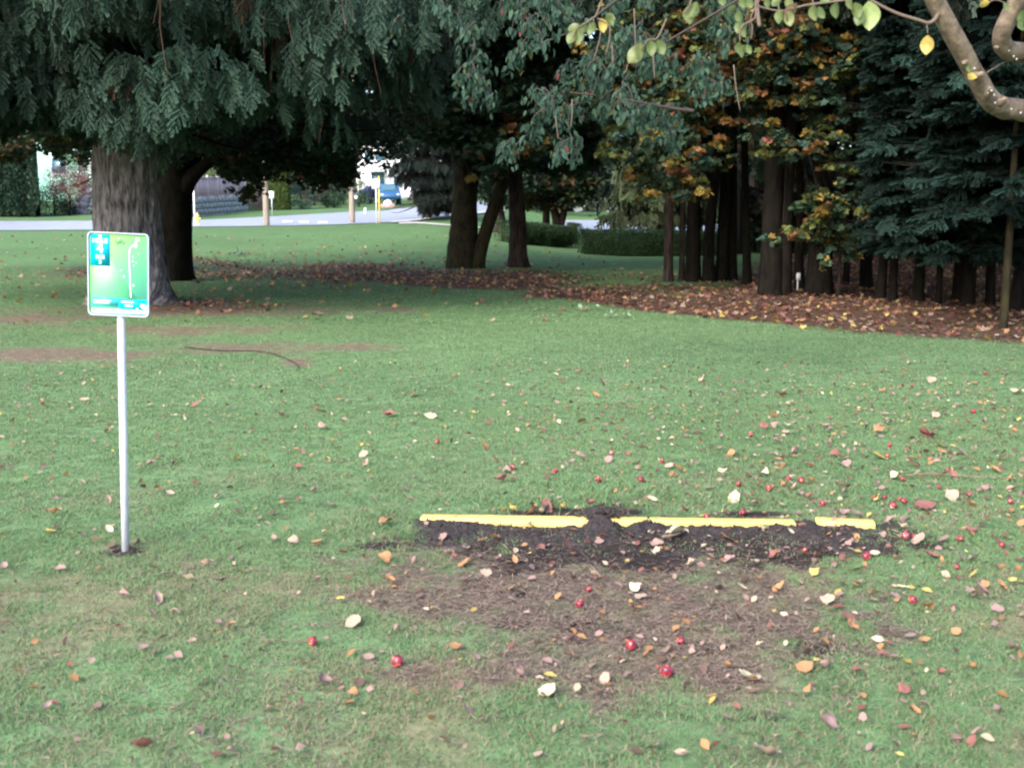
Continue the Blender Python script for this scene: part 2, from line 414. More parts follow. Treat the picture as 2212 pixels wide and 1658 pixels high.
# flat dead thatch over the worn turf
def thatch(n):
    X = -2.2 + 4.8 * rng.random(n); Y = 3.0 + 2.9 * rng.random(n); Z = zt(X, Y)
    s, wo, pi_, ba, li = masks(X, Y, Z)
    k = rng.random(n) < np.maximum(wo * .9 * (1 - .9 * s), .08 * s) + .13 * ss(fbm(X, Y, .5, 24), .4, .65) * ss(Y, 6, 4) + .03; X, Y, Z = X[k], Y[k], Z[k]; n = len(X)
    a = rng.random(n) * 6.28; d = np.stack([np.cos(a), np.sin(a), .25 * (rng.random(n) - .35)], 1) * (.02 + .035 * rng.random(n))[:, None]
    p = np.stack([X, Y, Z + .003 + .012 * rng.random(n)], 1); sd_ = np.stack([-np.sin(a), np.cos(a), 0 * a], 1) * .0014
    V = np.stack([p - sd_, p + sd_, p + d + sd_, p + d - sd_], 1).reshape(-1, 3); q = np.arange(n)[:, None] * 4
    mb = MB(); mb.add(V, [q + np.array([[0, 1, 2, 3]])], np.repeat((np.array([.235, .17, .13]) * (.25 + .95 * rng.random(n))[:, None])[:, None], 4, 1).reshape(-1, 3))
    tag(mb.build('dead_grass', M['straw']), 'flattened dead brown grass on the trampled patch', kind='stuff')
thatch(90000)

# ------------------------------------------------------------------ tee board and loose soil
M['yellow'] = mat('yellow_paint', (.74, .55, .15), .65, noise=True, col2=(.50, .36, .11), ns=12, ndim=(.4, 1, 2), bump=.003)
def board(px0, py0, px1, py1, label):
    a = gr(px0, py0); b = gr(px1, py1); L = float(np.linalg.norm((b - a)[:2])); rz = math.atan2(b[1]-a[1], b[0]-a[0])
    c = (a + b) / 2
    mb = MB(c); mb.add(*box(c[0], c[1], c[2] - .06, L, .085, .100, rz, .004))
    o = mb.build('tee_board', M['yellow']); tag(o, label, 'board', 'yellow boards of the tee line')
board(910, 1134, 1716, 1143, 'long pale yellow painted board half buried in dark soil')
board(1762, 1141, 1888, 1144, 'short yellow board beyond the gap, half hidden by brown leaves')
# loose soil mound
nx, ny = 300, 70
px = np.linspace(870, 1975, nx)
A = np.array([gr(p, 1216) for p in px[::10]]); B = np.array([gr(p, 1131 + (p - 910) * .010) for p in px[::10]])
Ai = np.stack([np.interp(px, px[::10], A[:, k]) for k in range(3)], 1); Bi = np.stack([np.interp(px, px[::10], B[:, k]) for k in range(3)], 1)
q = np.linspace(0, 1, ny)[:, None]
X = Ai[None, :, 0] * (1 - q) + Bi[None, :, 0] * q; Y = Ai[None, :, 1] * (1 - q) + Bi[None, :, 1] * q
pxg = np.tile(px[None], (ny, 1)); qq = np.tile(q, (1, nx))
top = np.interp(px, [870, 905, 1000, 1070, 1190, 1260, 1275, 1300, 1330, 1345, 1380, 1420, 1470, 1560, 1720, 1740, 1800, 1900, 1975],
                [.0, .020, .026, .008, -.004, .014, .036, .052, .034, .004, .030, .024, .018, .016, .020, .028, .014, .010, .0])
fall = np.interp(qq, [0, .3, .6, .88, 1.0], [-.7, -.05, .55, 1.15, 1.1])
hh = top[None] * fall + (fbm(X, Y, .10, 41) - .5) * .030 * ss(qq, .0, .4) + (vn(X, Y, .018, 42) - .5) * .016 * ss(qq, 0, .3)
hh += (fbm(X, Y, .22, 44) - .55) * .05 * (1 - ss(qq, .45, .85)); hh = np.where(hh > .002, hh, hh * .5 - .003)
hh -= .03 * (1 - ss(pxg, 870, 900)) + .03 * ss(pxg, 1930, 1975)
Z = zt(X, Y) + hh
mb = MB(); j, i = np.meshgrid(np.arange(nx - 1), np.arange(ny - 1)); b0 = (i * nx + j).ravel()
sc_ = np.array([.030, .024, .023])
cc = sc_[None] * (.6 + .8 * fbm(X.ravel(), Y.ravel(), .05, 43))[:, None]
mb.add(np.stack([X, Y, Z], -1).reshape(-1, 3), [np.stack([b0, b0 + 1, b0 + nx + 1, b0 + nx], 1)], cc)
# clods
cv = np.array([(0, 0, .8), (1, 0, 0), (.3, .95, .1), (-.8, .6, -.1), (-.8, -.6, .1), (.3, -.95, 0), (0, 0, -.8)])
cf = np.array([(0, 1, 2), (0, 2, 3), (0, 3, 4), (0, 4, 5), (0, 5, 1), (6, 2, 1), (6, 3, 2), (6, 4, 3), (6, 5, 4), (6, 1, 5)])
n = 5200
ii = rng.integers(4, ny - 1, n); jj = rng.integers(0, nx, n)
pos = np.stack([X[ii, jj], Y[ii, jj], Z[ii, jj]], 1) + rng.normal(size=(n, 3)) * [.01, .01, .002]
keepm = rng.random(n) < ss(hh[ii, jj], -.004, .012) + .12
pos = pos[keepm]; n = len(pos)
scatter(mb, cv, cf, pos, frames(rdirs(n), rdirs(n)), .003 + .008 * rng.random(n) ** 3, jit((.034, .028, .027), n, .5, .1))
# extra heap on the board
n = 420; c0 = gr(1300, 1133)
pos = c0[None] + rng.normal(size=(n, 3)) * [.055, .03, .0]; pos[:, 2] = c0[2] + .052 + .03 * rng.random(n) * np.exp(-((pos[:, 0] - c0[0]) / .07) ** 2)
scatter(mb, cv, cf, pos, frames(rdirs(n), rdirs(n)), .007 + .010 * rng.random(n), jit((.034, .028, .025), n, .5, .1))
tag(mb.build('loose_soil', M['soil'], smooth=False), 'dark crumbly soil heaped against the yellow board', kind='stuff')

# ------------------------------------------------------------------ tee sign
def tee_sign():
    b = gr(270, 1189); Y = b[1]; s = Y / FPX * 1.0
    k = math.sqrt(1) * Y / FPX          # metres per pixel at that depth (nearly)
    top = at(258, 500, Y); H = top[2] - b[2]
    lean = at(262, 684, Y)[0] - b[0]
    root = empty('tee_sign', b, 'small green and turquoise course map sign on a thin galvanised pole', 'sign')
    P = [(b[0], Y, b[2] - .1), (b[0] + lean * .5, Y, b[2] + (lean and 0) + .35 * H), (at(262, 690, Y)[0], Y, at(262, 690, Y)[2]), (at(259, 520, Y)[0], Y + .002, at(259, 520, Y)[2])]
    mb = MB(b); mb.add(*ring_tube(P, [.0185] * 4, 20)); mb.build('post', M['steel'], root, True)
    mb = MB(b); p = gr(268, 1192)
    tl, tr, bl, br = at(190, 502, Y - .024), at(322.5, 503.5, Y - .024), at(191.5, 682, Y - .024), at(323, 682.5, Y - .024)
    Wd = float(np.linalg.norm(tr - tl)); Ht = float(np.linalg.norm(bl - tl)); cen = (tl + tr + bl + br) / 4
    tilt = math.atan2((tl[0] - bl[0]), Ht) if False else 0
    def rrect(w, h, r, n=6):
        out = []
        for cx, cy, a0 in ((w/2-r, h/2-r, 0), (-w/2+r, h/2-r, 90), (-w/2+r, -h/2+r, 180), (w/2-r, -h/2+r, 270)):
            for q in range(n + 1):
                a = R(a0 + 90 * q / n); out.append((cx + r * math.cos(a), cy + r * math.sin(a)))
        return out
    ang = math.atan2(tl[0] - bl[0] + tr[0] - br[0], 2 * Ht)
    def W3(x, y, d):      # sign plane to world; d = towards the viewer
        xx = x * math.cos(ang) + y * math.sin(ang); yy = -x * math.sin(ang) + y * math.cos(ang)
        return (cen[0] + xx, cen[1] - d, cen[2] + yy)
    def plate(name, out, d0, d1, m, parent, hole=None):
        mb = MB(b); n = len(out)
        if hole is None:
            V = [W3(x, y, d1) for x, y in out] + [W3(x, y, d0) for x, y in out]
            j = np.arange(n); k_ = (j + 1) % n
            fs = [np.array([list(range(n))]), np.array([list(range(2*n-1, n-1, -1))]), np.stack([j, j + n, k_ + n, k_], 1)]
        else:
            V = [W3(x, y, d1) for x, y in out] + [W3(x, y, d1) for x, y in hole] + [W3(x, y, d0) for x, y in out] + [W3(x, y, d0) for x, y in hole]
            j = np.arange(n); k_ = (j + 1) % n
            fs = [np.stack([j, k_, k_ + n, j + n], 1), np.stack([j, j + 2*n, k_ + 2*n, k_], 1), np.stack([j + n, k_ + n, k_ + 3*n, j + 3*n], 1), np.stack([j+3*n, k_+3*n, k_+2*n, j+2*n], 1)]
        mb.add(V, fs); return mb.build(name, m, parent)
    fr = mat('sign_frame', (.42, .46, .56), .35)
    plate('frame', rrect(Wd, Ht, .022), -.004, .010, fr, root, rrect(Wd - .010, Ht - .010, .018))
    # the printed face: real print gradient from yellow green to turquoise
    m = bpy.data.materials.new('sign_print'); m.use_nodes = True; t = m.node_tree; bs = t.nodes['Principled BSDF']; bs.inputs['Roughness'].default_value = .3
    tc = t.nodes.new('ShaderNodeTexCoord'); sep = t.nodes.new('ShaderNodeSeparateXYZ'); t.links.new(tc.outputs['Generated'], sep.inputs[0])
    ma = t.nodes.new('ShaderNodeMath'); ma.operation = 'MULTIPLY_ADD'; ma.inputs[1].default_value = -.55; t.links.new(sep.outputs[0], ma.inputs[0])
    t.links.new(sep.outputs[2], ma.inputs[2])
    cr = t.nodes.new('ShaderNodeValToRGB'); e = cr.color_ramp.elements
    e[0].position = 0.0; e[0].color = (.035, .34, .25, 1); e[1].position = .9; e[1].color = (.22, .46, .10, 1)
    e2 = cr.color_ramp.elements.new(.45); e2.color = (.12, .45, .19, 1)
    mr = t.nodes.new('ShaderNodeMapRange'); mr.inputs[1].default_value = -.5; mr.inputs[2].default_value = 1.0
    t.links.new(ma.outputs[0], mr.inputs[0]); t.links.new(mr.outputs[0], cr.inputs[0]); t.links.new(cr.outputs[0], bs.inputs['Base Color'])
    face = plate('sign_face', rrect(Wd - .012, Ht - .012, .018), -.003, .003, m, root)
    tq = mat('turquoise_print', (.0, .38, .46), .3); wh = mat('white_print', (.85, .9, .9), .35); dk = mat('dark_print', (.03, .12, .06), .5)
    pale = mat('pale_turquoise_print', (.05, .46, .46), .3); mint = mat('mint_print', (.30, .58, .36), .35)
    u = Wd / 132.5                            # metres per photo pixel on the sign
    def Q(px, py): return ((px - 256.7) * u, (592.2 - py) * u)
    def rect(x0, y0, x1, y1): return [Q(x0, y1), Q(x1, y1), Q(x1, y0), Q(x0, y0)]
    plate('number_panel', rect(196, 507.5, 238.3, 575), .003, .0036, tq, face)
    plate('text_panel', rect(198, 643, 256, 662), .003, .0036, pale, face)
    plate('text_panel', rect(256.4, 645, 319, 667), .003, .0036, mat('deep_turquoise_print', (.0, .48, .50), .3), face)
    plate('bottom_band', rect(198, 668, 319, 677), .003, .0036, wh, face)
    def text(body, px, py, size, m, name='lettering', align='CENTER', bold=0):
        cu = bpy.data.curves.new(name, 'FONT'); cu.body = body; cu.size = size * u; cu.align_x = align; cu.align_y = 'CENTER'; cu.extrude = .0003; cu.offset = bold
        o = bpy.data.objects.new(name, cu); x, y_ = Q(px, py); p = W3(x, y_, .0040)
        dg = bpy.context.evaluated_depsgraph_get(); link(o); 
        me = bpy.data.meshes.new_from_object(o.evaluated_get(bpy.context.evaluated_depsgraph_get())); bpy.data.objects.remove(o)
        me.materials.append(m); o = bpy.data.objects.new(name, me); link(o, face)
        o.location = (p[0] - b[0], p[1] - b[1], p[2] - b[2]); o.rotation_euler = (math.pi / 2, ang, 0)
        return o
    text('HOLE', 217, 521, 13, wh, bold=.0006); text('4', 217, 538, 27, wh, bold=.0012)
    text('PAR', 217, 556, 11, wh, bold=.0006); text('3', 217, 567, 11, wh, bold=.0006)
    plate('logo', [Q(217 + 4 * math.cos(a), 512 + 3.4 * math.sin(a)) for a in np.linspace(0, 6.283, 13)[:-1]][::-1], .0036, .0042, wh, face)
    # flight line
    F_ = [(283, 641), (282, 620), (281, 590), (280, 566), (279.8, 548), (281, 536), (285, 530), (292, 526.5)]
    mb = MB(b); 
    def line(pts, wpx, d=.0040):
        pts = np.array([Q(*p) for p in pts]); tg = np.gradient(pts, axis=0); tg = nrm(tg); nn = np.stack([-tg[:, 1], tg[:, 0]], 1) * wpx * u / 2
        V = [W3(*p, d) for p in pts + nn] + [W3(*p, d) for p in pts - nn]; n_ = len(pts); k_ = np.arange(n_ - 1)
        mb.add(V, [np.stack([k_, k_ + n_, k_ + n_ + 1, k_ + 1], 1)])
    line(F_, 1.8); mb.build('flight_line', wh, face); mb = MB(b)
    mb.add([W3(*Q(*p), .0041) for p in ((291, 532), (297, 532), (296, 523), (294, 518), (292, 523))], [np.array([[0, 1, 2, 3, 4]])])
    mb.build('basket_mark', wh, face); mb = MB(b); line([(295, 512), (301, 512), (301, 517), (295, 517), (295, 512)], 1.8)
    mb.build('basket_mark', wh, face)
    for cx_, cy_, r_ in ((300, 545, 1.7), (288, 553, 2.2), (288, 562, 2.1), (295, 565, 2.2), (290, 571, 1.6), (262, 583, 2.2), (268, 596, 3), (288.5, 614, 3)):
        mb = MB(b); mb.add([W3(*Q(cx_ + r_ * math.cos(a), cy_ + r_ * math.sin(a)), .0038) for a in np.linspace(6.283, 0, 13)[:-1]], [np.array([list(range(12))])]); mb.build('tree_mark', mint, face)
    mb = MB(b)
    for q in range(9): line([(250 + 2.4 * q, 524 + (q * 7) % 5), (252 + 2.4 * q, 517 + (q * 5) % 6)], 1.1)
    line([(278, 645), (286, 646)], 1.6); line([(279, 641), (281, 647)], 1.1); line([(285, 641), (285, 647)], 1.1)
    mb.build('scribble', dk, face)
    mb = MB(b)
    line([(262, 650.5), (288, 651)], 3); line([(270, 659), (287, 659.5)], 3); line([(202, 650), (240, 650)], 1.6); line([(202, 655), (236, 655)], 1.6)
    mb.add([W3(*Q(311 + 7.5 * math.cos(a), 659.5 + 5.2 * math.sin(a) + 2.5 * math.cos(a)), .0044) for a in np.linspace(6.283, 0, 17)[:-1]], [np.array([list(range(16))])])
    mb.add([W3(*Q(*p), .0042) for p in ((292, 669), (301, 669), (297, 662))], [np.array([[0, 1, 2]])])
    mb.build('small_print', wh, face)
    for zz in (515, 668):
        mb = MB(b); x, y_ = Q(258.5, zz); p = W3(x, y_, .006); mb.add(*ring_tube([(p[0], p[1] + .006, p[2]), (p[0], p[1] - .002, p[2])], [.005, .004], 10)); mb.build('bolt', M['steel'], root, True)
tee_sign()

# ------------------------------------------------------------------ fallen leaves and apples
K1, K3 = .41667, .33335
ORI = {1: (0, 737.4, K1), 2: (829.5, 737.4, K3), 3: (1474.7, 737.4, K3), 4: (0, 1198.2, K1), 5: (829.5, 1198.2, K3), 6: (1474.7, 1152.1, K3)}
LV = {1: "1237,218,30w 370,265,22o 345,232,26b 512,246,22b 435,320,60t 498,305,22t 215,347,50o 90,377,36p 155,392,30r 70,422,44p 25,347,36t 530,425,40o 570,465,26o 720,263,30p 1015,337,52r 1230,292,26p 1460,325,48p 1355,247,36b 1450,400,70t 1660,375,60t 1800,318,34p 1690,225,36p 1090,432,44w 1232,448,40w 1300,400,22y 1675,460,56t 850,415,32o 382,547,36y 485,530,30p 555,555,34p 125,575,36p 123,537,30t 1190,525,34r 1175,565,28o 1295,482,24p 1670,517,34r 1605,548,36p 1370,625,56y 1375,580,24o 1490,590,44p 1750,570,46o 1875,550,36y 1885,598,48t 1895,650,54t 1548,667,52r 905,640,44b 785,660,56p 1235,628,46y 1190,722,28b 1450,735,28p 1785,415,44t 1885,425,26r 2030,545,28t 745,765,44b 820,790,50o 880,805,52t 905,755,34p 555,845,52t 290,830,42p 1130,825,46p 1185,812,42b 1465,830,52p 1465,852,40o 1550,850,60p 1235,850,28r 1235,898,38b 765,912,40p 1098,942,32r 1425,910,52p 280,910,74o 265,1015,76y 290,990,36b 565,1005,60w 600,1030,50t 585,1070,52b 725,1055,48b 1055,1030,38b 1070,1070,40w 1385,982,50w 1425,1045,60p 1520,1065,60t 1645,1070,60o 2005,975,90o 15,1015,30r 1635,800,52p 2140,710,40t 1715,870,60p 1980,1045,60p 2065,1075,66p 1860,1060,44b 2020,395,90r 1690,1005,24o 660,1095,60b 415,1140,50t 25,1195,60p 320,1205,64p",
      4: "1070,85,80t 975,118,44b 970,165,100w 905,160,44o 1150,155,56b 1215,75,34t 775,210,44p 645,245,62p 805,255,92t 195,245,34p 905,325,56t 615,398,48r 20,380,36p 15,430,40r 1210,415,66o 1138,425,34o 745,512,52p 995,490,56p 1625,408,60p 1770,275,58y 1905,282,52t 1835,375,90t 1655,160,54p 1395,100,30p 2025,430,40w 1692,465,36p 1915,580,64p 1505,625,40o 1585,603,48r 1665,693,96p 1830,755,56o 1060,690,76t 1235,735,44p 250,820,60p 370,608,44r 905,825,44r 1400,842,52b 1030,980,60p 1180,985,40p 1208,1055,66p 750,1045,110r 1565,1080,66p 2150,740,52o 240,1098,36t 2015,165,60o 1990,52,80o 1860,680,60b 880,570,50p 1770,715,36p",
      2: "665,278,40t 735,167,44p 810,310,56w 968,313,60w 780,400,44p 1050,150,34t 1255,205,46o 1328,232,36t 1165,162,40t 1115,225,44w 1765,253,46w 1960,268,44t 1820,320,52o 1258,320,44t 1365,365,64o 1150,268,34r 1405,195,34p 1425,268,46p 1530,430,66t 1385,427,44r 1210,410,46b 1120,410,50t 935,200,40p 285,322,54p 375,325,28o 190,357,90r 628,328,34r 300,505,88w 463,470,36w 535,498,44o 580,470,40y 550,615,50r 640,628,38y 380,655,44p 270,655,30r 200,665,44w 50,683,36o 467,680,50w 640,715,80o 315,773,34w 490,790,46w 365,782,44p 720,785,70o 410,812,48o 305,860,80p 865,725,56p 900,803,52t 1035,595,46r 945,567,40b 1060,710,46p 1085,650,46r 1165,648,34o 1270,775,80t 1455,790,60p 1520,745,42t 1520,820,50p 1535,537,56o 1525,680,36o 1280,530,56o 1435,555,48p 1575,622,34p 1670,475,48p 1880,500,40p 2050,445,44t 1735,600,36o 2065,540,52b 2030,615,56t 1665,705,46b 1760,645,38p 1850,830,70t 1890,850,70o 1885,885,50r 2190,880,70w 770,925,100r 480,1022,54p 348,1025,36p 405,1072,50p 1730,1052,90w 1090,1012,40t 960,1085,76b 1050,1095,110r 965,1135,100o 1170,1105,70y 820,1118,80y 1330,1080,86r 1500,1095,60p 1940,1115,90r 1840,985,60r 1815,990,90o 2110,970,70p 185,890,60o 795,865,60p 790,1010,50b 110,990,44p 170,1030,44p 375,1305,100p 725,1300,60o 640,1325,70o 1425,1290,80r 1900,1290,150w 910,1345,50o 1190,1345,90r 95,1340,110p 265,1215,70p 950,1215,60w 1770,1350,90p",
      3: "1505,140,30w 1460,145,30t 1295,330,56o 1070,322,52t 1350,308,38o 1425,295,40r 1730,285,40y 1605,270,60t 1890,280,52o 1780,340,40t 1525,358,52t 2165,345,90w 1995,420,66w 1440,415,46t 1225,420,46w 1245,477,36w 1590,458,50w 1310,487,60t 1640,500,60t 1120,487,50r 960,510,40w 925,565,66p 820,465,50p 690,425,60w 605,425,52t 575,500,80o 480,490,46r 675,568,66w 605,568,60p 530,575,70r 665,605,60t 525,362,44t 640,367,80r 775,368,50t 130,260,60t 1280,605,90o 1585,640,110r 1535,625,50o 1440,558,36y 1340,550,60p 1735,595,50p 1955,587,60o 2085,218,50o 1655,690,80y 1810,740,80p 1570,750,66r 1675,745,60o 1180,770,46w 1270,768,110y 1330,778,36w 980,755,66r 1055,780,60p 1060,820,66p 820,818,60p 1160,830,50r 315,740,66o 465,757,40w 740,735,80p 640,780,70p 600,670,60p 1490,817,60w 2070,778,80w 2010,860,100o 2125,915,70o 2180,885,70w 1740,1030,100t 1705,990,40w 1570,1095,150r 1865,1077,76o 1845,1035,76r 1745,895,90r 1975,970,60p 2140,990,80r 1390,900,90w 1265,1055,64y 920,870,50w 825,925,66o 705,910,80w 720,960,60w 535,890,84w 420,885,60p 265,870,100w 250,895,70o 1035,970,80r 1000,945,60t 335,1045,100w 825,1035,60r 945,1060,36p 635,1095,60t 465,1090,80p 1125,1135,60p 1045,1145,70p 1350,1195,90p 1460,1210,80p 1420,1245,80w 1530,1305,110t 1870,1260,80r 1690,1320,80p 975,1215,110p 520,1245,80w 695,1270,70w 775,1235,90r 935,1295,90o 1025,1285,60p 290,1310,130o 465,1308,50t 1085,1340,80p 1295,1350,110p 640,1380,60p 915,1190,60p 2195,1200,60o",
      5: "545,1080,100p 865,825,110p 1310,1265,90t 1915,1330,90t 1000,1345,70t 1060,925,130w 1435,862,90t 1585,835,84p 1010,838,60t 1375,912,60r 1195,720,60r 1075,655,70r 1640,258,90w 1660,320,90t 1350,322,80p 340,400,66w 400,15,90t 520,85,100o 850,70,70o 830,265,60o 540,195,80p 660,165,80t 1345,155,100t 1570,97,60y 1770,15,90w 2000,100,80t 1130,300,60o 1600,385,90r 1190,865,50r 1970,880,90t 2120,980,90o 1550,1140,60r 960,1250,110o 460,655,80o 600,725,60p 1720,640,50r 45,540,60w 185,930,50p 1325,860,60p 30,210,60r 1750,1300,120t",
      6: "585,655,90w 1255,725,84w 500,768,56w 425,980,150w 1245,155,66w 1095,145,56w 790,935,120o 930,920,110p 870,870,60y 1560,755,90o 1475,722,80p 1495,1195,100o 1430,1145,90p 1435,1080,100r 1655,965,90r 1490,970,66p 1130,940,100r 1350,928,50r 1290,860,90r 1440,865,90y 1770,685,70o 2135,795,110p 1875,905,80o 2030,660,80p 1750,500,60b 1575,515,100o 1425,400,76w 1245,425,60o 1300,437,50p 1375,455,80p 1115,380,70p 1885,290,90y 1890,215,90t 1800,185,90p 1610,185,110r 1920,400,130p 1960,380,70o 2060,370,80o 2125,360,66y 1890,450,130t 2035,540,80p 1090,655,100o 1070,575,110r 1250,570,60r 1500,618,50t 945,470,90t 965,520,70o 865,300,80y 625,390,110o 1180,235,50o 990,230,66p 870,185,110r 610,180,100r 470,215,90t 300,215,90p 485,315,60o 385,405,80w 930,1290,170p 960,1270,90p 740,1350,70o 1910,1345,90p 1765,1345,80t 1400,1478,66y 540,1495,180t 185,1115,90o 815,1090,76o 465,1080,90b 230,1430,80r 1165,1240,66p 1070,1185,60p 1210,1425,66p 10,1480,60p 1290,50,60p 2040,1215,70p 2180,215,60p 2180,500,50p 300,915,80o 1195,600,40p"}
AP = {2: "1112,840 835,820 1665,893 1388,893 1473,714 1800,775 345,645", 3: "388,1108 157,1140 1340,670 1322,745 1712,828 555,960 685,885 765,905 360,930 1240,1012 1305,1010 1403,1020 1435,1035 905,1048 1365,1070 1883,447 440,597 1445,1262 1500,1264 1795,1280 2067,1320 1425,885 1660,942 1965,198 2120,1042 790,1355",
      5: "1328,243 1268,350 1600,610 1920,578 1830,782 85,715", 6: "1490,460 1775,225 1190,155", 4: "1622,470"}
LC = {'w': ((.44, .37, .25), 'cream'), 'y': ((.42, .32, .10), 'yellow'), 'o': ((.32, .17, .08), 'orange'), 't': ((.33, .24, .18), 'tan'),
      'p': ((.245, .16, .14), 'pinkish brown'), 'r': ((.20, .085, .07), 'russet'), 'b': ((.10, .065, .05), 'dark brown')}
lm = {k: mat('fallen_leaf_' + v[1].replace(' ', '_'), v[0], .75, noise=True, amount=.28, ns=45, trans=.12) for k, v in LC.items()}
def leaf_mesh(k, shape):
    r_ = random.Random(shape * 7 + 1)
    curl = [.10, .35, .55, -.35, .2, .8][shape]; wd = [.42, .36, .30, .44, .50, .34][shape]; cup = [.1, .25, .5, .2, .05, .7][shape]
    n, mcol = 9, 5
    V = []; 
    for i in range(n):
        t = i / (n - 1); wv_ = wd * math.sin(math.pi * min(1, t ** .85)) ** .75 * (1 + .16 * r_.uniform(-1, 1)) + .004
        for j in range(mcol):
            s_ = (j - 2) / 2
            z_ = cup * abs(s_) ** 1.6 * wv_ * 1.1 + curl * (t - .5) ** 2 * 1.2 + .045 * r_.uniform(-1, 1) + (.09 * math.sin(t * 9 + s_ * 2) if shape in (1, 3, 5) else 0)
            V.append((s_ * wv_ * (1 - .25 * cup), t - .5, z_))
    Q = [(i*mcol+j, i*mcol+j+1, (i+1)*mcol+j+1, (i+1)*mcol+j) for i in range(n-1) for j in range(mcol-1)]
    V += [(-.012, -.5, curl*.3), (.012, -.5, curl*.3), (.03, -.8, curl*.3 + .05), (.015, -.8, curl*.3 + .05)]
    Q.append((n*mcol, n*mcol+1, n*mcol+2, n*mcol+3))
    zmin = min(v[2] for v in V)
    mb = MB(); mb.add([(a, b_, c_ - zmin) for a, b_, c_ in V], [np.array(Q)])
    me = mb.mesh('fallen_leaf', True); me.materials.append(lm[k]); return me
LM = {(k, s_): leaf_mesh(k, s_) for k in LC for s_ in range(6)}
items = []
for c_, txt in LV.items():
    ox, oy, k_ = ORI[c_]
    for w_ in txt.split():
        a, b_, d_ = w_.split(','); px = ox + float(a) * k_; py = oy + float(b_) * k_
        L = float(d_[:-1]) * k_
        if any(abs(px - i_[0]) < 9 and abs(py - i_[1]) < 7 for i_ in items): continue
        items.append((px, py, L, d_[-1]))
items.sort(key=lambda i_: -i_[2] )
ORD = 'first second third fourth fifth sixth seventh eighth ninth tenth eleventh twelfth thirteenth fourteenth fifteenth sixteenth seventeenth eighteenth nineteenth twentieth'.split()
def zone(px, py):
    if px < 430 and py > 1215: return 'on the lawn before the sign post'
    if px < 430 and py > 1000: return 'in the grass around the sign post'
    if px < 430: return 'on the lawn behind the sign post'
    if 880 < px < 1950 and 1128 < py < 1215: return 'on the dark soil before the yellow board'
    if 880 < px < 1950 and 1070 < py <= 1128: return 'just behind the yellow board'
    if 900 < px < 1760 and py >= 1215 and py < 1430: return 'on the worn brown turf'
    if px >= 1760 and py > 1215: return 'right of the worn brown turf'
    if px >= 1300 and py > 1430: return 'before the worn turf, right half'
    if px >= 860 and py > 1430: return 'before the worn turf, left half'
    if py > 1340: return 'left of the worn turf, front part'
    if py > 1128: return 'between the sign post and worn turf'
    if px > 1950 and py > 1070: return 'right of the yellow board'
    far_ = py < 950
    if px < 860: return ('farther' if far_ else 'nearer') + ' lawn right of the sign post'
    if px < 1300: return ('farther' if far_ else 'nearer') + ' lawn behind the board, left'
    if px < 1760: return ('farther' if far_ else 'nearer') + ' lawn behind the board, middle'
    return ('farther' if far_ else 'nearer') + ' lawn behind the board, right'
def place_all(items, word, maker, cat, group):
    buckets = {}
    for it in items: buckets.setdefault((zone(it[0], it[1]), it[3]), []).append(it)
    for (z_, k_), lst in buckets.items():
        lst.sort(key=lambda i_: i_[0])
        for i_, it in enumerate(lst):
            o = maker(it); cw = word(k_)
            if len(lst) == 1: lab = f'the only {cw} {z_}'
            elif i_ < 20: lab = f'{cw}, {ORD[i_]} from the left {z_}'
            else: lab = f'{cw}, {ORD[len(lst) - 1 - i_]} from the right {z_}'
            tag(o, lab, cat, group)
nmk = [0]
def mk_leaf(it):
    px, py, L, k = it; p = gr(px, py); nmk[0] += 1
    sz = L * p[1] / FPX * 1.05
    sz = min(max(sz, .03), .13)
    o = bpy.data.objects.new('fallen_leaf', LM[(k, random.randrange(6))])
    o.location = (p[0], p[1], p[2] + (.021 if k != 'b' else .014))
    flat = random.random() < .62
    a = random.choice((0, math.pi)) + math.pi / 2 + random.uniform(-.5, .5) if flat else random.uniform(0, 6.28)
    o.rotation_euler = (random.uniform(-.1, .95), random.uniform(-.5, .5), a)
    o.scale = (sz * random.uniform(.85, 1.15), sz, sz); return link(o)
ind = items[:300]; rest = items[300:]
place_all(ind, lambda k: LC[k][1] + ' fallen leaf', mk_leaf, 'leaf', 'fallen leaves on the lawn')
# the many smaller leaves: one object
mb = MB()
tl = LM[('w', 1)]; tv = np.array([v.co[:] for v in tl.vertices]); 
lowv = np.array([(0, -.5, 0), (-.3, -.1, .12), (.3, -.1, .12), (-.26, .2, .13), (.26, .2, .13), (0, .5, .06), (0, 0, .02)])
lowf = np.array([(0, 6, 1), (0, 2, 6), (1, 6, 3), (2, 4, 6), (3, 6, 5), (6, 4, 5)])
mapv = np.array([(0, 0, 0), (.25, -.02, .05), (.5, .1, .12), (.32, .28, .05), (.55, .55, .15), (.25, .55, .05), (0, 1, .12), (-.25, .55, .05), (-.55, .55, .15), (-.32, .28, .05), (-.5, .1, .12), (-.25, -.02, .05), (0, .35, -.02)]) - np.array([0, .4, 0])
mapf = np.array([(12, i_, (i_ + 1) % 12) for i_ in range(12)])
def spread(pos, size, cols, tv_, tf_, tilt=.5):
    n_ = len(pos); up = nrm(np.array([0, 0, 1.]) + rng.normal(size=(n_, 3)) * tilt); d_ = rdirs(n_)
    scatter(mb, tv_, tf_, pos, frames(np.cross(up, d_), up), size, cols)
def palette(n_, keys, wts):
    k_ = rng.choice(len(keys), n_, p=np.array(wts) / sum(wts)); c_ = np.array([LC[q_][0] for q_ in keys])[k_]
    return np.clip(c_ * (.7 + .6 * rng.random((n_, 1))), 0, 1)
P_ = np.array([gr(i_[0], i_[1], .016) for i_ in rest]) if rest else np.zeros((0, 3))
if len(P_): spread(P_, np.array([max(.03, i_[2] * p[1] / FPX) for i_, p in zip(rest, P_)]), np.array([LC[i_[3]][0] for i_ in rest]), lowv, lowf, .4)
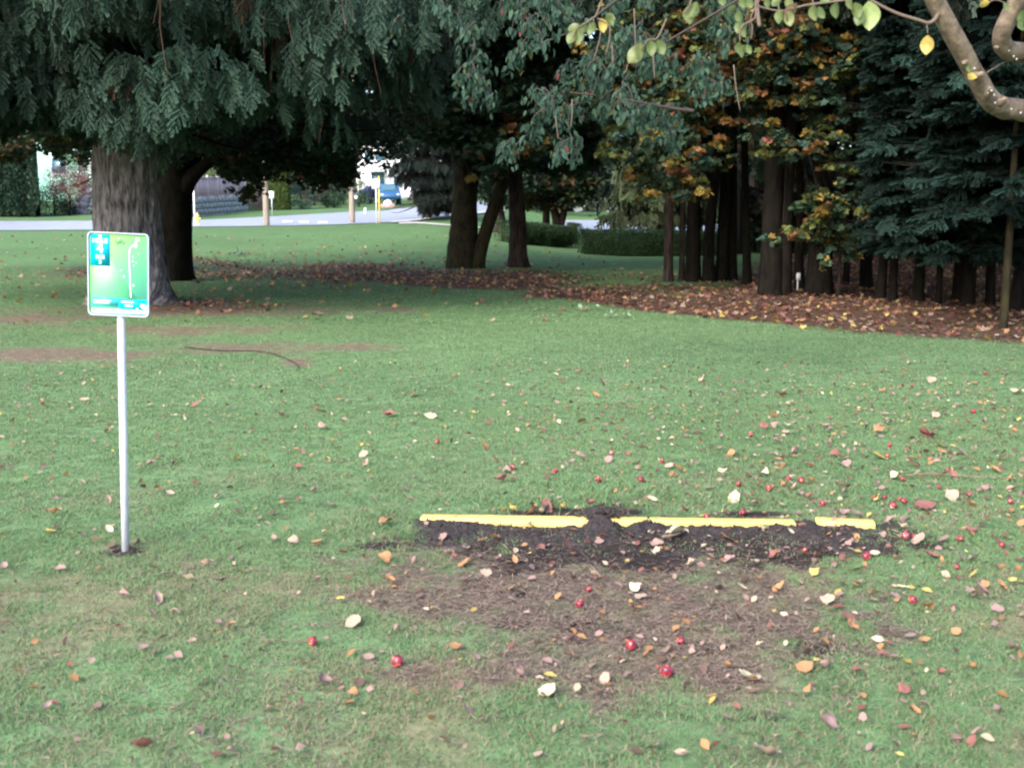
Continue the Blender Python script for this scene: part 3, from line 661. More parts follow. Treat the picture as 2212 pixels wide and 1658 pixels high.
def rand_lawn(n_, y0, y1, u0, u1, dens):
    Y_ = np.sqrt(rng.random(n_) * (y1**2 - y0**2) + y0**2); X_ = (u0 + (u1 - u0) * rng.random(n_)) * Y_
    Z_ = zt(X_, Y_); px_, py_ = proj(X_, Y_, Z_); k_ = rng.random(n_) < dens(px_, py_, X_, Y_)
    return np.stack([X_, Y_, Z_ + .018], 1)[k_]
# small bits of leaf between the larger ones: thicker to the right
p_ = rand_lawn(15000, 3.1, 12.5, -.5, .5, lambda a, b_, X_, Y_: .14 + .3 * masks(X_, Y_)[1] + .5 * ss(a, 700, 1900) * ss(b_, 760, 900) * (1 - .55 * ss(b_, 1180, 1500)))
spread(p_, .018 + .034 * rng.random(len(p_)) ** 1.5, palette(len(p_), 'toprbwy', (3, 3, 5, 3, 2, 1.2, .6)), lowv, lowf, .45)
# leaf litter band (maple leaves) and forest floor
def lit_d(a, b_, X_, Y_): return masks(X_, Y_)[4] ** .8
p_ = rand_lawn(46000, 12, 48, -.40, .60, lit_d)
spread(p_ + [0, 0, .01], .045 + .075 * rng.random(len(p_)), palette(len(p_), 'roytbp', (4.5, 3.6, 1, 2.6, 4.5, .3)) * .85, mapv, mapf, .4)
p_ = rand_lawn(26, 12, 18, -.1, .5, lambda a, b_, X_, Y_: .5)
p_ = rand_lawn(3200, 17, 50, -.46, .1, lambda a, b_, X_, Y_: .2 + .9 * ell(a, b_, 720, 585, 460, 60).clip(0, 1) + .35 * ss(a, 420, 0) * 0)
spread(p_ + [0, 0, .012], .06 + .09 * rng.random(len(p_)), palette(len(p_), 'roytw', (2, 3, 1, 2, .6)) * .85, mapv, mapf, .5)
tag(mb.build('leaf_litter', M['leaf']), 'scattered small leaves and the brown leaf litter band', kind='stuff')

am = bpy.data.materials.new('apple_skin'); am.use_nodes = True; t = am.node_tree; bs = t.nodes['Principled BSDF']; bs.inputs['Roughness'].default_value = .32
tc = t.nodes.new('ShaderNodeTexCoord'); nz = t.nodes.new('ShaderNodeTexNoise'); nz.inputs['Scale'].default_value = 1.6; nz.inputs['Detail'].default_value = 4
cr = t.nodes.new('ShaderNodeValToRGB'); e = cr.color_ramp.elements; e[0].position = .38; e[0].color = (.05, .008, .018, 1); e[1].position = .72; e[1].color = (.50, .28, .08, 1)
e2 = e.new(.55); e2.color = (.30, .02, .045, 1)
oi = t.nodes.new('ShaderNodeObjectInfo'); va = t.nodes.new('ShaderNodeVectorMath'); va.operation = 'ADD'
t.links.new(tc.outputs['Object'], va.inputs[0]); t.links.new(oi.outputs['Location'], va.inputs[1]); t.links.new(va.outputs[0], nz.inputs['Vector'])
t.links.new(nz.outputs[0], cr.inputs[0]); t.links.new(cr.outputs[0], bs.inputs['Base Color'])
def apple_mesh():
    v, f = uvs(18, 12); r_ = 1 - .28 * np.exp(-((1 - v[:, 2]) / .12) ) - .14 * np.exp(-((1 + v[:, 2]) / .08))
    v = v * np.stack([np.ones(len(v)), np.ones(len(v)), .9 * r_], 1); mb = MB(); mb.add(v, f); me = mb.mesh('fallen_apple', True); me.materials.append(am); return me
def stem_mesh():
    mb = MB(); mb.add(*ring_tube([(0, 0, .55), (.05, 0, .85), (.18, .05, 1.25)], [.05, .04, .06], 6)); me = mb.mesh('stem', True); me.materials.append(M['twig']); return me
AM, SM = apple_mesh(), stem_mesh()
ap = []
for c_, txt in AP.items():
    ox, oy, k_ = ORI[c_]
    for w_ in txt.split():
        a, b_ = w_.split(','); ap.append((ox + float(a) * k_, oy + float(b_) * k_, 24, 'a'))
def mk_apple(it):
    p = gr(it[0], it[1] + 8); o = bpy.data.objects.new('fallen_apple', AM); r_ = random.uniform(.013, .021)
    if it[1] > 1400: r_ = .023
    o.location = (p[0], p[1], p[2] + r_ * .72 + .008); o.scale = (r_, r_, r_); o.rotation_euler = (random.uniform(-1.6, 1.6), random.uniform(-1.2, 1.2), random.uniform(0, 6))
    link(o)
    if it[1] > 1180:
        s_ = bpy.data.objects.new('stem', SM); link(s_, o)
    return o
place_all(ap, lambda k: 'small red crab apple', mk_apple, 'apple', 'fallen crab apples')

# ------------------------------------------------------------------ templates of twigs and leaves
def fin_twig(teeth=4, w_=.13, fins=2):
    V = []; F = []
    for f in range(fins):
        a = math.pi * f / fins + .4; cx_, cz = math.cos(a), math.sin(a)
        for sd_ in (-1, 1):
            for i in range(teeth):
                t0, t1 = i / teeth, (i + 1) / teeth; ww = w_ * (.75 + .35 * math.sin(math.pi * (t0 * .8 + .2))) * sd_
                k = len(V)
                V += [(0, t0, 0), (0, t1, 0), (cx_ * ww, t1 + .06, cz * ww)]
                V.append((cx_ * ww * .9, t0 + .14, cz * ww * .9)); F += [(k, k + 1, k + 2, k + 3)]
    return np.array(V), [np.array(F)]
FT, FF = fin_twig(2, .20, 2)
FT3, FF3 = fin_twig(2, .2, 2)
def spray_template(n_tw=15, L=1.0, tw=.22, spread_=.75, sag=.25, seed=0, fins=(FT, FF), sub=True):
    """a branchlet along +Y with side twigs; unit length"""
    r_ = np.random.default_rng(seed); mb = MB()
    P = []; D = []; Sc = []; sh = []
    for i in range(n_tw):
        t = (i + .5) / n_tw; sd_ = 1 if i % 2 else -1
        base = np.array([0, t * L, -sag * t * t])
        d = nrm(np.array([sd_ * spread_ * (1.1 - .5 * t) + r_.normal() * .1, 1, -sag * 2 * t - .25 + r_.normal() * .18]))
        l_ = tw * (1.25 - .55 * t) * r_.uniform(.75, 1.2)
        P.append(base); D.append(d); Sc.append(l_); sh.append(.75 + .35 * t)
        if sub and t < .8:
            b2 = base + d * l_ * .8; d2 = nrm(d + np.array([sd_ * .15, .3, -.35]) + r_.normal(size=3) * .25)
            P.append(b2); D.append(d2); Sc.append(l_ * .85); sh.append(1.05)
            d3 = nrm(d + np.array([-sd_ * .5, .2, -.25]) + r_.normal(size=3) * .25)
            P.append(base + d * l_ * .5); D.append(d3); Sc.append(l_ * .7); sh.append(.95)
    P.append(np.array([0, L * .95, -sag * .9])); D.append(nrm(np.array([0, 1, -2 * sag]))); Sc.append(tw); sh.append(1.2)
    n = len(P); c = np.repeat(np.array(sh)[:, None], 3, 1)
    scatter(mb, fins[0], fins[1], np.array(P), frames(np.array(D), np.tile([0, 0, 1.], (n, 1)) + r_.normal(size=(n, 3)) * .3), np.array(Sc), c)
    return np.concatenate(mb.v), [np.concatenate(mb.f)], np.concatenate(mb.c)[:, 0]
SPR = [spray_template(8, 1, .30, 1.0, .35, s_) for s_ in range(3)]
FAN = [spray_template(8, 1, .40, 1.0, .12, s_ + 7, (FT3, FF3)) for s_ in range(3)]
def put_sprays(mb, kinds, pos, d, size, col, up=None):
    n = len(pos); pos = np.asarray(pos); d = np.asarray(d); size = np.asarray(size); col = np.asarray(col)
    if n == 0: return
    u_ = np.tile([0, 0, 1.], (n, 1)) + rng.normal(size=(n, 3)) * .25 if up is None else up
    k = rng.integers(0, len(kinds), n)
    for q in range(len(kinds)):
        m_ = k == q
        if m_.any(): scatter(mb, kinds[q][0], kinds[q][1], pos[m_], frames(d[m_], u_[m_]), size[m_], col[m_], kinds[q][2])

def conifer(name, label, base, H, tiers, col, bark, trunk_r, hang=True, group=None, spray=.7, kinds=None, side_step=.42, spray_step=.2, dens_top=.35, vis_z=7, keep=None,
            rise=-.12, curl=.25, trunk_n=24, flare=.3, lean=(0, 0), az_jit=.3, limb_c=.3, spread_len=1.0, front_only=None, ridge=.05, trunk_top=None):
    base = np.array(base, float)
    root = empty(name, base, label, 'tree', group)
    tb = MB(base); zs = np.array([-.15, .0, .3, .8, 1.6, 2.6, 4, 6, H * .7, H]); zs = zs[zs <= H]
    rr = trunk_r * np.interp(zs, [0, 1.3, H], [1.12, 1, .08])
    pts = [base + [lean[0] * z_ / 5, lean[1] * z_ / 5, z_] for z_ in zs]
    tb.add(*ring_tube(pts, rr, trunk_n, ridge=ridge, seed=rng.random() * 9, flare=flare, flh=.35, sub=4))
    tb.build('trunk', bark, root, True)
    mb = MB(base); lb = MB(base); P, D, Sz, Cc = [], [], [], []
    for (z0, nl, L) in tiers:
        a0 = rng.random() * 6.28
        for q in range(nl):
            a = a0 + 6.28 * q / nl + rng.uniform(-az_jit, az_jit); l_ = L * rng.uniform(.8, 1.12); zz = z0 + rng.uniform(-.25, .25)
            if front_only and not front_only(a): continue
            dr = np.array([math.cos(a), math.sin(a), 0]); tr = base + [lean[0] * zz / 5, lean[1] * zz / 5, zz]
            ts = np.linspace(0, 1, 7); bgh = rng.uniform(.35, 1.35)
            pts = np.array([tr + dr * l_ * t + np.array([0, 0, l_ * (rise * t - curl * t * t + curl * .8 * t ** 4)]) for t in ts])
            lb.add(*ring_tube(pts, np.interp(ts, [0, 1], [.025 * l_ ** .7 + .01, .008]), 5, cap=False))
            top_ = z0 > vis_z; st = side_step * (2.2 if top_ else 1); sz0 = spray * (1.9 if top_ else 1)
            def pt(t):
                return np.array([np.interp(t, ts, pts[:, k]) for k in range(3)])
            t = .1 if top_ else .14
            sgn = 1
            while t < 1.0:
                p0 = pt(t); sgn = -sgn; sl_ = l_ * .32 * (1.15 - t) + .35
                sdv = nrm(np.array([-dr[1] * sgn, dr[0] * sgn, 0]) + dr * .8)
                m_ = max(2, int(sl_ / (spray_step * (2 if top_ else 1))))
                for e_ in range(m_ + 1):
                    f = (e_ + rng.random() * .6) / m_
                    p1 = p0 + sdv * sl_ * f + np.array([0, 0, -.12 * sl_ * f * f])
                    if hang: d_ = nrm(np.array([0, 0, -1.]) * rng.uniform(.5, 1.2) + sdv * rng.uniform(.1, .7) + dr * .25 + rng.normal(size=3) * .18)
                    else: d_ = nrm(sdv * rng.uniform(.4, 1) + dr * rng.uniform(.1, .9) + [0, 0, rng.uniform(-.3, .12)] + rng.normal(size=3) * .15)
                    P.append(p1); D.append(d_); Sz.append(sz0 * rng.uniform(.6, 1.15) * (1 if f > .2 else .8))
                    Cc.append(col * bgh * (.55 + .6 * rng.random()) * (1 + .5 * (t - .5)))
                t += st / l_ * rng.uniform(.7, 1.3)
    P, D, Sz, Cc = np.array(P), np.array(D), np.array(Sz), np.array(Cc)
    if not hang:
        g_ = rng.random(len(P)) < .15 + .85 * ss(vn(P[:, 0] + .6 * P[:, 1], P[:, 2] * 1.8, .6, 15), .25, .5); P, D, Sz, Cc = P[g_], D[g_], Sz[g_], Cc[g_]
    if keep is not None:
        tip = P + D * Sz[:, None]; k_ = keep(P, tip); P, D, Sz, Cc = P[k_], D[k_], Sz[k_], Cc[k_]
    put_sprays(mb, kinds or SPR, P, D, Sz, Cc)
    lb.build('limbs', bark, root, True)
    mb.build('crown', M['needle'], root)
    return root, (P, D)

# ------------------------------------------------------------------ the big spruce at the left
sb = gr(281, 655); SY = sb[1]
def trunk_pts(base, tops, Y, rtab):
    pass
SPX = [(283, 720, 1), (282, 655, 1), (281, 600, 1), (280, 540, 1), (280, 500, 1), (279, 420, 1), (279, 340, 1), (279, 200, 1), (279, 0, 1), (279, -500, 1), (279, -1200, 1)]
root = empty('spruce_tree', sb, 'large spruce with pale ridged grey trunk and drooping needle sprays behind the sign', 'tree')
pts = np.array([[at(279, 500, SY)[0] + (sb[0] - at(281, 655, SY)[0]), SY, z_ + sb[2]] for z_ in (-.25, 0, .15, .35, .7, 1.2, 2, 3, 4.5, 7, 11, 16, 20)])
rd = np.array([.80, .70, .665, .64, .615, .60, .585, .565, .53, .46, .34, .2, .05])
mb = MB(sb); mb.add(*ring_tube(pts, rd, 110, ridge=.075, seed=3.1, flare=.46, flh=.40, lobes=5, sub=12))
mb.build('trunk', M['bark_spruce'], root, True)
OUTX = [-400, 0, 60, 110, 150, 215, 250, 300, 350, 385, 420, 500, 560, 600, 640, 700, 760, 800, 840, 900, 960, 1000, 1060, 1110, 1300]
OUTY = [300, 290, 275, 262, 285, 315, 330, 340, 368, 330, 262, 262, 250, 250, 300, 322, 330, 300, 272, 270, 250, 200, 110, 20, -60]
def spruce_keep(P, tip):
    px, py = proj(P[:, 0], P[:, 1], P[:, 2]); qx, qy = proj(tip[:, 0], tip[:, 1], tip[:, 2])
    ok = np.isfinite(px) & (P[:, 1] > 6)
    lim = np.interp(qx, OUTX, OUTY) + (vn(P[:, 0], P[:, 2], .35, 3) - .5) * 50
    return ok & (np.maximum(qy, py) < lim) & (np.maximum(px, qx) < 1120)
def spruce_crown():
    base = sb; mb = MB(sb); lb = MB(sb); P, D, Sz, Cc = [], [], [], []; P2, D2, S2, C2 = [], [], [], []
    col = np.array([.042, .076, .052])
    for (z0, nl, L) in [(3.6, 9, 4.2), (4.3, 11, 5.6), (5.0, 11, 6.4), (5.8, 11, 6.6), (6.7, 9, 6.6), (8.0, 8, 6.0), (10, 8, 5.4), (12.5, 7, 4.4), (15, 6, 3.2), (18, 5, 1.8)]:
        a0 = rng.random() * 6.28
        for q in range(nl):
            a = a0 + 6.28 * q / nl + rng.uniform(-.25, .25); dr = np.array([math.cos(a), math.sin(a), 0]); l_ = L * rng.uniform(.8, 1.1)
            tr = np.array([pts[0][0], SY, sb[2] + z0 + rng.uniform(-.3, .3)]); ts = np.linspace(0, 1, 8)
            lp = np.array([tr + dr * (.35 + l_ * t) + [0, 0, l_ * (.10 * t - .30 * t * t + .16 * t ** 4)] for t in ts])
            lb.add(*ring_tube(lp, np.interp(ts, [0, 1], [.07, .012]), 6, cap=False))
            top_ = z0 > 7.5; step = .27 if not top_ else .7; t = .05; sg = 1; bough = rng.random()
            while t < 1.02:
                p0 = np.array([np.interp(t, ts, lp[:, k]) for k in range(3)]); sg = -sg
                sl_ = (l_ * .24 * (1.2 - t) + .25); sdv = nrm(np.array([-dr[1] * sg, dr[0] * sg, 0]) + dr * .7)
                m_ = max(2, int(sl_ / (.17 if not top_ else .4)))
                for e_ in range(m_ + 1):
                    f = (e_ + rng.random() * .7) / m_; p1 = p0 + sdv * sl_ * f + np.array([0, 0, -.25 * sl_ * f * f])
                    nh = 1 if top_ else rng.integers(1, 6)      # strings of hanging branchlets
                    for h_ in range(nh):
                        pp = p1 + np.array([0, 0, -.24 * h_]) + rng.normal(size=3) * .05
                        d_ = nrm(np.array([0, 0, -1.]) * rng.uniform(.6, 1.3) + sdv * rng.uniform(-.1, .6) + dr * rng.uniform(-.1, .5) + rng.normal(size=3) * .2)
                        P.append(pp); D.append(d_); Sz.append((.36 if not top_ else 1.2) * rng.uniform(.65, 1.15)); Cc.append((col if rng.random() > .022 else np.array([.075, .05, .032])) * (.45 + .6 * rng.random()) * (.55 + .9 * bough))
                t += step / l_ * rng.uniform(.7, 1.3)
    P, D, Sz, Cc = map(np.array, (P, D, Sz, Cc)); k_ = spruce_keep(P, P + D * Sz[:, None]) & (rng.random(len(P)) < np.where(P[:, 1] > SY + 1, .5, 1) * (.12 + .88 * ss(vn(P[:, 0] + .5 * P[:, 1], P[:, 2] * 1.1, .75, 13), .28, .5)))
    put_sprays(mb, SPR, P[k_], D[k_], Sz[k_], Cc[k_])
    mb.build('crown', M['needle'], root); lb.build('limbs', M['bark_dark'], root, True)
    print('spruce sprays', int(k_.sum()))
    # bare reddish hanging twigs in the curtains
    hb = MB(sb); k2 = np.nonzero(k_ & (P[:, 2] < 6.5))[0]; k2 = rng.choice(k2, 700, replace=False)
    for i_ in k2:
        p = P[i_] + rng.normal(size=3) * [.25, .25, .1]; qx, qy = proj(p[0], p[1], p[2])
        cl = math.exp(-((qx - 735) / 45) ** 2) + .6 * math.exp(-((qx - 590) / 40) ** 2) + .25 * math.exp(-((qx - 350) / 40) ** 2)
        if rng.random() > cl * 1.6 + .05: continue
        l_ = rng.uniform(.5, 1.3); tp = p + np.array([rng.normal() * .12, rng.normal() * .12, -l_])
        tx, ty = proj(*tp)
        if ty > np.interp(tx, OUTX, OUTY) + 10: continue
        hb.add(*ring_tube([p, (p + tp) / 2 + rng.normal(size=3) * .05, tp], [.008, .006, .003], 3, cap=False), (.13, .062, .045))
    hb.build('hanging_twigs', M['straw'], root)
spruce_crown()
def surface_root(P, r0, parent, org):
    pts_ = np.array([gr(a, b_, .012 if r0 > .02 else .016 + .006 * math.sin(a)) for a, b_ in P]); mb = MB(org)
    mb.add(*ring_tube(pts_, np.linspace(r0, r0 * .4, len(pts_)), 8, sub=4, ridge=.3)); mb.build('root', M['bark_red'], parent, True)
surface_root([(400, 752), (470, 759), (560, 763), (610, 775), (642, 792), (640, 803)], .007, root, sb)
surface_root([(345, 640), (375, 655), (398, 662)], .09, root, sb)

# ------------------------------------------------------------------ leafy crowns
def blob_leaves(mb, c, r, n, cols, wts, size, tv_, tf_, droop=.8, clump=26, cl_r=.22, amt=.35, keep=None):
    """leaves in drooping clusters through an ellipsoid; size in metres"""
    k = max(3, n // clump); d_ = rdirs(k); rad = (.35 + .65 * rng.random(k)) ** .6
    cc = np.array(c)[None] + d_ * rad[:, None] * np.array(r)[None]
    kc = rng.choice(len(cols), k, p=np.array(wts) / sum(wts))
    idx = rng.integers(0, k, n); cr_ = cl_r * max(r)
    off = rng.normal(size=(n, 3)) * np.array([1, 1, .42]) * cr_ * .5
    P = cc[idx] + off; P[:, 2] -= np.hypot(off[:, 0], off[:, 1]) * .35
    ci = kc[idx]; sw = rng.random(n) < .22; ci = np.where(sw, rng.choice(len(cols), n, p=np.array(wts) / sum(wts)), ci)
    C = np.array(cols)[ci] * (1 + (rng.random((n, 1)) - .5) * 2 * amt)
    hd = rng.random(n) * 6.283; dirs = nrm(np.stack([np.cos(hd), np.sin(hd), -droop * (.4 + rng.random(n) * 1.2)], 1))
    up = nrm(np.stack([np.cos(hd) * .6, np.sin(hd) * .6, np.full(n, 1.)], 1) + rng.normal(size=(n, 3)) * .6)
    m_ = P[:, 2] > .5
    if keep is not None: m_ &= keep(P)
    P, C, dirs, up = P[m_], C[m_], dirs[m_], up[m_]
    scatter(mb, tv_, tf_, P, frames(dirs, up), size * (.6 + .7 * rng.random(len(P))), C)
ov = np.array([(0, 0, 0), (-.24, .3, .06), (.24, .3, .06), (-.2, .62, .05), (.2, .62, .05), (0, 1.05, -.1), (0, .45, -.02)])
ovf = np.array([(0, 6, 1), (0, 2, 6), (1, 6, 3), (2, 4, 6), (3, 6, 5), (6, 4, 5)])
mplv = mapv + [0, .4, 0]; mpl = (np.where(np.abs(mplv) > 0, mplv, mplv), [mapf])
DKG, MDG, OLV = (.021, .038, .020), (.036, .066, .034), (.052, .066, .022)
ORA, YEL, RED, BRN = (.23, .115, .048), (.25, .175, .045), (.18, .065, .045), (.09, .055, .03)
BLG = (.040, .078, .058)
def limb(mb, P, r0, r1, n=10, sub=4, ridge=.08):
    mb.add(*ring_tube(P, np.linspace(r0, r1, len(P)), n, sub=sub, ridge=ridge))

def leafy_tree(name, label, trunks, blobs, leafkind, size, bark, group=None, roof=None, base=None, flare=.5, droop=.8, n_r=28, keep=None, cat='tree', mult=1.5, clr=.22):
    """trunks: list of dict(P=[(px,py)...], Y, w=[px widths]) ; blobs: (px,py,Y,rx,ry,rz,n,cols,wts)"""
    t0 = trunks[0]; b = gr(*t0['P'][0]) if base is None else np.array(base)
    root = empty(name, b, label, cat, group)
    for k, t_ in enumerate(trunks):
        g0 = gr(*t_['P'][0]) if k == 0 or t_.get('g') else None
        Y = t_.get('Y', b[1]); pts_ = []; ws = []
        for i_, (a, c_) in enumerate(t_['P']):
            Yi = Y + t_.get('dy', 0) * i_
            p = at(a, c_, Yi)
            if i_ == 0 and t_.get('ground', k == 0): p = np.array([p[0], Yi, float(zt(p[0], Yi)) - .15])
            pts_.append(p); ws.append(t_['w'][min(i_, len(t_['w']) - 1)] / 2 / FPX * Yi)
        mb = MB(b); mb.add(*ring_tube(pts_, ws, n_r, ridge=.09, seed=k * 2.2 + 1, flare=t_.get('flare', flare if k == 0 else 0), flh=.35, lobes=5, sub=8))
        mb.build('trunk' if t_.get('trunk', k == 0) else 'limb', bark, root, True)
    mb = MB(b); tw_ = MB(b)
    top = at(*trunks[0]['P'][-1], trunks[0].get('Y', b[1]))
    for (px, py, Y, rx, ry, rz, n, cols, wts) in blobs:
        c = at(px, py, Y); tv_, tf_ = leafkind
        blob_leaves(mb, c, (rx, ry, rz), int(n * mult), cols, wts, size, tv_, tf_, droop, keep=keep, cl_r=clr)
        st = np.array([top[0] + (c[0] - top[0]) * .15, top[1] + (c[1] - top[1]) * .15, max(c[2] - .4 * abs(c[0] - top[0]) - .2, top[2] * .6)])
        mid = (st + c) / 2 + [0, 0, .25]
        limb(tw_, [st, mid, c, c + (c - mid) * .5 * [1, 1, .3]], .045, .008, 5, 3)
    if roof:  # high leaf masses added for the shade they cast, mostly out of view
        for (c, r, n, cols, wts, sz) in roof:
            blob_leaves(mb, c, r, n, cols, wts, sz, *leafkind, droop)
    tw_.build('branches', bark, root, True)
    mb.build('crown', M['leaf'], root)
    return root, b

# dark broadleaf beside the spruce
bY = gr(376, 606)[1]
def mkeep(P):
    px, py = proj(P[:, 0], P[:, 1], P[:, 2])
    lim = np.interp(px, [-300, 0, 60, 110, 150, 215, 300, 430, 470, 500, 530, 560, 600, 680, 760, 800, 870, 1000], [330, 345, 335, 315, 320, 345, 400, 320, 345, 395, 420, 405, 360, 390, 385, 350, 330, 250]) + (vn(P[:, 0], P[:, 1], .5) - .5) * 90
    return (py < lim)
leafy_tree('broadleaf_tree', 'dark barked spreading tree tucked behind the big spruce trunk, limb arching right',
    [dict(P=[(372, 612), (372, 560), (374, 500), (376, 440), (378, 400), (380, 350), (372, 260), (360, 120)], w=[84, 80, 76, 74, 76, 62, 44, 30], Y=bY, flare=.38),
     dict(P=[(388, 430), (408, 392), (436, 362), (470, 340), (520, 322), (590, 318), (650, 300)], w=[46, 32, 27, 24, 20, 14, 8], Y=bY, dy=-.2),
     dict(P=[(384, 420), (400, 370), (425, 325), (460, 285), (520, 240), (590, 190)], w=[50, 40, 34, 30, 24, 16], Y=bY, dy=.1),
     dict(P=[(370, 400), (340, 340), (290, 290), (200, 250), (100, 240)], w=[44, 34, 28, 20, 12], Y=bY, dy=.4)],
    [(470, 330, bY - 1, 1.2, 1.5, .7, 900, (DKG, MDG, BRN), (5, 1.5, 1)), (520, 385, bY + 1, .55, 1.0, .55, 520, (DKG, MDG, OLV), (5, 2, 1)),
     (590, 330, bY, 1.4, 2, .8, 1300, (DKG, MDG, BRN), (5, 2, 1)), (680, 345, bY + 1, 1.4, 2, .75, 1500, (DKG, MDG, RED, OLV), (5, 2, .5, .6)),
     (740, 370, bY + 2, .7, 1.5, .5, 600, (DKG, MDG, BRN), (5, 2, 1)), (780, 320, bY, 1.3, 2, .7, 1100, (DKG, MDG), (5, 2)),
     (600, 260, bY + 1, 2.6, 2, 1.0, 2200, (DKG, BRN), (5, 1)), (450, 270, bY, 2.2, 2, .9, 1500, (DKG, BRN), (5, 1)), (760, 250, bY + 1, 2.2, 2, 1.0, 1800, (DKG, BRN), (5, 1)),
     (60, 280, bY + 2, 2.2, 2.5, .9, 2400, (DKG, BRN, OLV, ORA), (5, 2, 1, .12)), (20, 340, bY + 3, .9, 1.5, .6, 700, (DKG, BRN, OLV, ORA), (4, 2, 1, .3)), (-80, 300, bY + 3, 2.0, 1.5, 1.2, 1200, (DKG, BRN, OLV, ORA), (4, 2, 1, .2)),
     (170, 295, bY + 2, 1.6, 2, .6, 1000, (DKG, BRN), (5, 1)), (200, 345, bY - 1, .5, .8, .32, 160, (DKG, BRN), (5, 1)), (188, 392, bY, .32, .5, .12, 60, (DKG, OLV), (5, 1)), (150, 230, bY + 2, 3, 2, 1, 1500, (DKG, BRN), (5, 1))],
    mpl, .125, M['bark_dark'], keep=mkeep, mult=1.9, roof=[((-6, bY, 9), (6, 6, 3), 3000, (DKG, MDG), (3, 2), .34)])
surface_root([(405, 575), (410, 600), (428, 612)], .10, bpy.data.objects['broadleaf_tree'], gr(372, 612) if False else np.array(bpy.data.objects['broadleaf_tree'].location))

# ------------------------------------------------------------------ centre group
mY = gr(1000, 579)[1]
leafy_tree('mossy_tree', 'mossy double trunked tree, thick and forked, at the edge of the leaf litter',
    [dict(P=[(998, 582), (998, 540), (1001, 500), (1002, 460), (1002, 425), (996, 370), (985, 300), (972, 230), (965, 120)], w=[62, 62, 58, 54, 50, 34, 26, 20, 14], Y=mY, flare=.42),
     dict(P=[(1008, 440), (1014, 380), (1012, 300), (1005, 220), (1000, 100)], w=[44, 34, 27, 22, 15], Y=mY + .3, trunk=True),
     dict(P=[(1022, 400), (1034, 330), (1043, 250), (1046, 180)], w=[22, 20, 15, 10], Y=mY + .5, trunk=False)],
    [(960, 235, mY, 1.6, 2, 1.0, 1500, (DKG, BLG, MDG), (4, 2, 1)), (1060, 240, mY - 1, 1.8, 2, 1.0, 1600, (DKG, BLG, OLV), (4, 2, .6)), (1010, 130, mY, 3.2, 2.5, 1.4, 3600, (DKG, BLG, OLV), (5, 2, .5)),
     (1075, 330, mY - 2, 1.0, 1.2, .6, 600, (DKG, MDG, ORA), (4, 2, .25)), (1140, 295, mY - 3, .8, 1, .5, 420, (MDG, ORA, YEL, BLG), (3, 1.2, 1, 2)), (1190, 200, mY, 2.2, 2, 1.5, 2200, (DKG, BLG, YEL), (5, 2, .15)),
     (1030, 20, mY, 4, 3, 1.5, 3200, (DKG, BLG), (5, 2)), (1080, -40, mY - 3, 3, 2, 1.5, 2600, (DKG, BLG), (5, 2)), (1200, -60, mY - 3, 3, 2, 1.5, 2200, (DKG, BLG), (5, 2)), (1240, 90, mY, 3, 3, 2, 3000, (DKG, BLG, OLV), (5, 2, .4)), (1020, 385, mY - 1.2, .16, .2, .08, 14, (YEL,), (1,))],
    mpl, .2, M['bark_moss'], roof=[((0, mY, 12), (7, 6, 3.5), 3600, (DKG, MDG), (3, 2), .42)])
lY = mY - .2
leafy_tree('leaning_tree', 'slim dark trunk leaning right out of the foot of the double trunked tree',
    [dict(P=[(1030, 583), (1038, 540), (1052, 490), (1070, 440), (1088, 390), (1108, 330), (1128, 260), (1145, 160)], w=[30, 28, 27, 26, 25, 22, 18, 12], Y=lY, flare=.25)],
    [(1110, 300, lY, 1.2, 1.2, .8, 900, (DKG, MDG, BLG), (5, 2, 1)), (1150, 180, lY, 1.8, 1.8, 1.0, 1300, (DKG, MDG, BLG), (5, 1, 2))], mpl, .2, M['bark_moss'])
cY = gr(1118, 577)[1]
leafy_tree('straight_tree', 'straight ridged trunk with a flared foot right of the double trunked tree',
    [dict(P=[(1119, 580), (1118, 540), (1118, 500), (1117, 460), (1115, 420), (1112, 370), (1110, 320), (1108, 200), (1106, 60)], w=[36, 36, 35, 34, 33, 30, 27, 20, 12], Y=cY, flare=.75)],
    [(1060, 350, cY + 1, .8, 1.0, .5, 500, (DKG, MDG), (5, 2)), (1200, 320, cY + 1, 1.7, 1.5, .8, 1500, (DKG, MDG, BLG), (5, 2, 1)), (1270, 230, cY, 1.8, 1.5, 1.2, 1700, (DKG, MDG, BLG, YEL), (5, 1, 2, .1)),
     (1160, 250, cY - 2, 1.0, 1, .5, 420, (DKG, BLG, ORA, YEL), (4, 2, .7, .5)), (1115, 110, cY, 2, 2, 1.2, 1500, (DKG, BLG), (5, 2))], mpl, .2, M['bark_red'])

# ------------------------------------------------------------------ conifers beyond
def tiers(z0, z1, n, L0, L1, nl): return [(z0 + (z1 - z0) * i_ / (n - 1), nl, L0 + (L1 - L0) * i_ / (n - 1)) for i_ in range(n)]
c1 = gr(926, 474); Yc = c1[1]
def hkeep(P, tip):
    qx, qy = proj(tip[:, 0], tip[:, 1], tip[:, 2]); px, py = proj(P[:, 0], P[:, 1], P[:, 2])
    lim = np.interp(qx, [800, 835, 860, 880, 900, 930, 960, 990, 1050], [330, 370, 392, 405, 445, 472, 455, 440, 420]) + (vn(P[:, 0], P[:, 1], .4) - .5) * 40
    return (np.maximum(qy, py) < lim) & (np.minimum(px, qx) > 822)
NDK = np.array([.018, .026, .022]); NGR = np.array([.070, .092, .045]); NBL = np.array([.015, .033, .026]); NFO = np.array([.026, .036, .028])
conifer('hemlock_tree', 'dark drooping evergreen between the blue car and the double trunked tree', c1, 13, tiers(1.1, 11, 12, 3.4, 1.2, 8), NDK, M['bark_red'], .16, spray=.6, side_step=.34, spray_step=.22, vis_z=7, keep=hkeep)
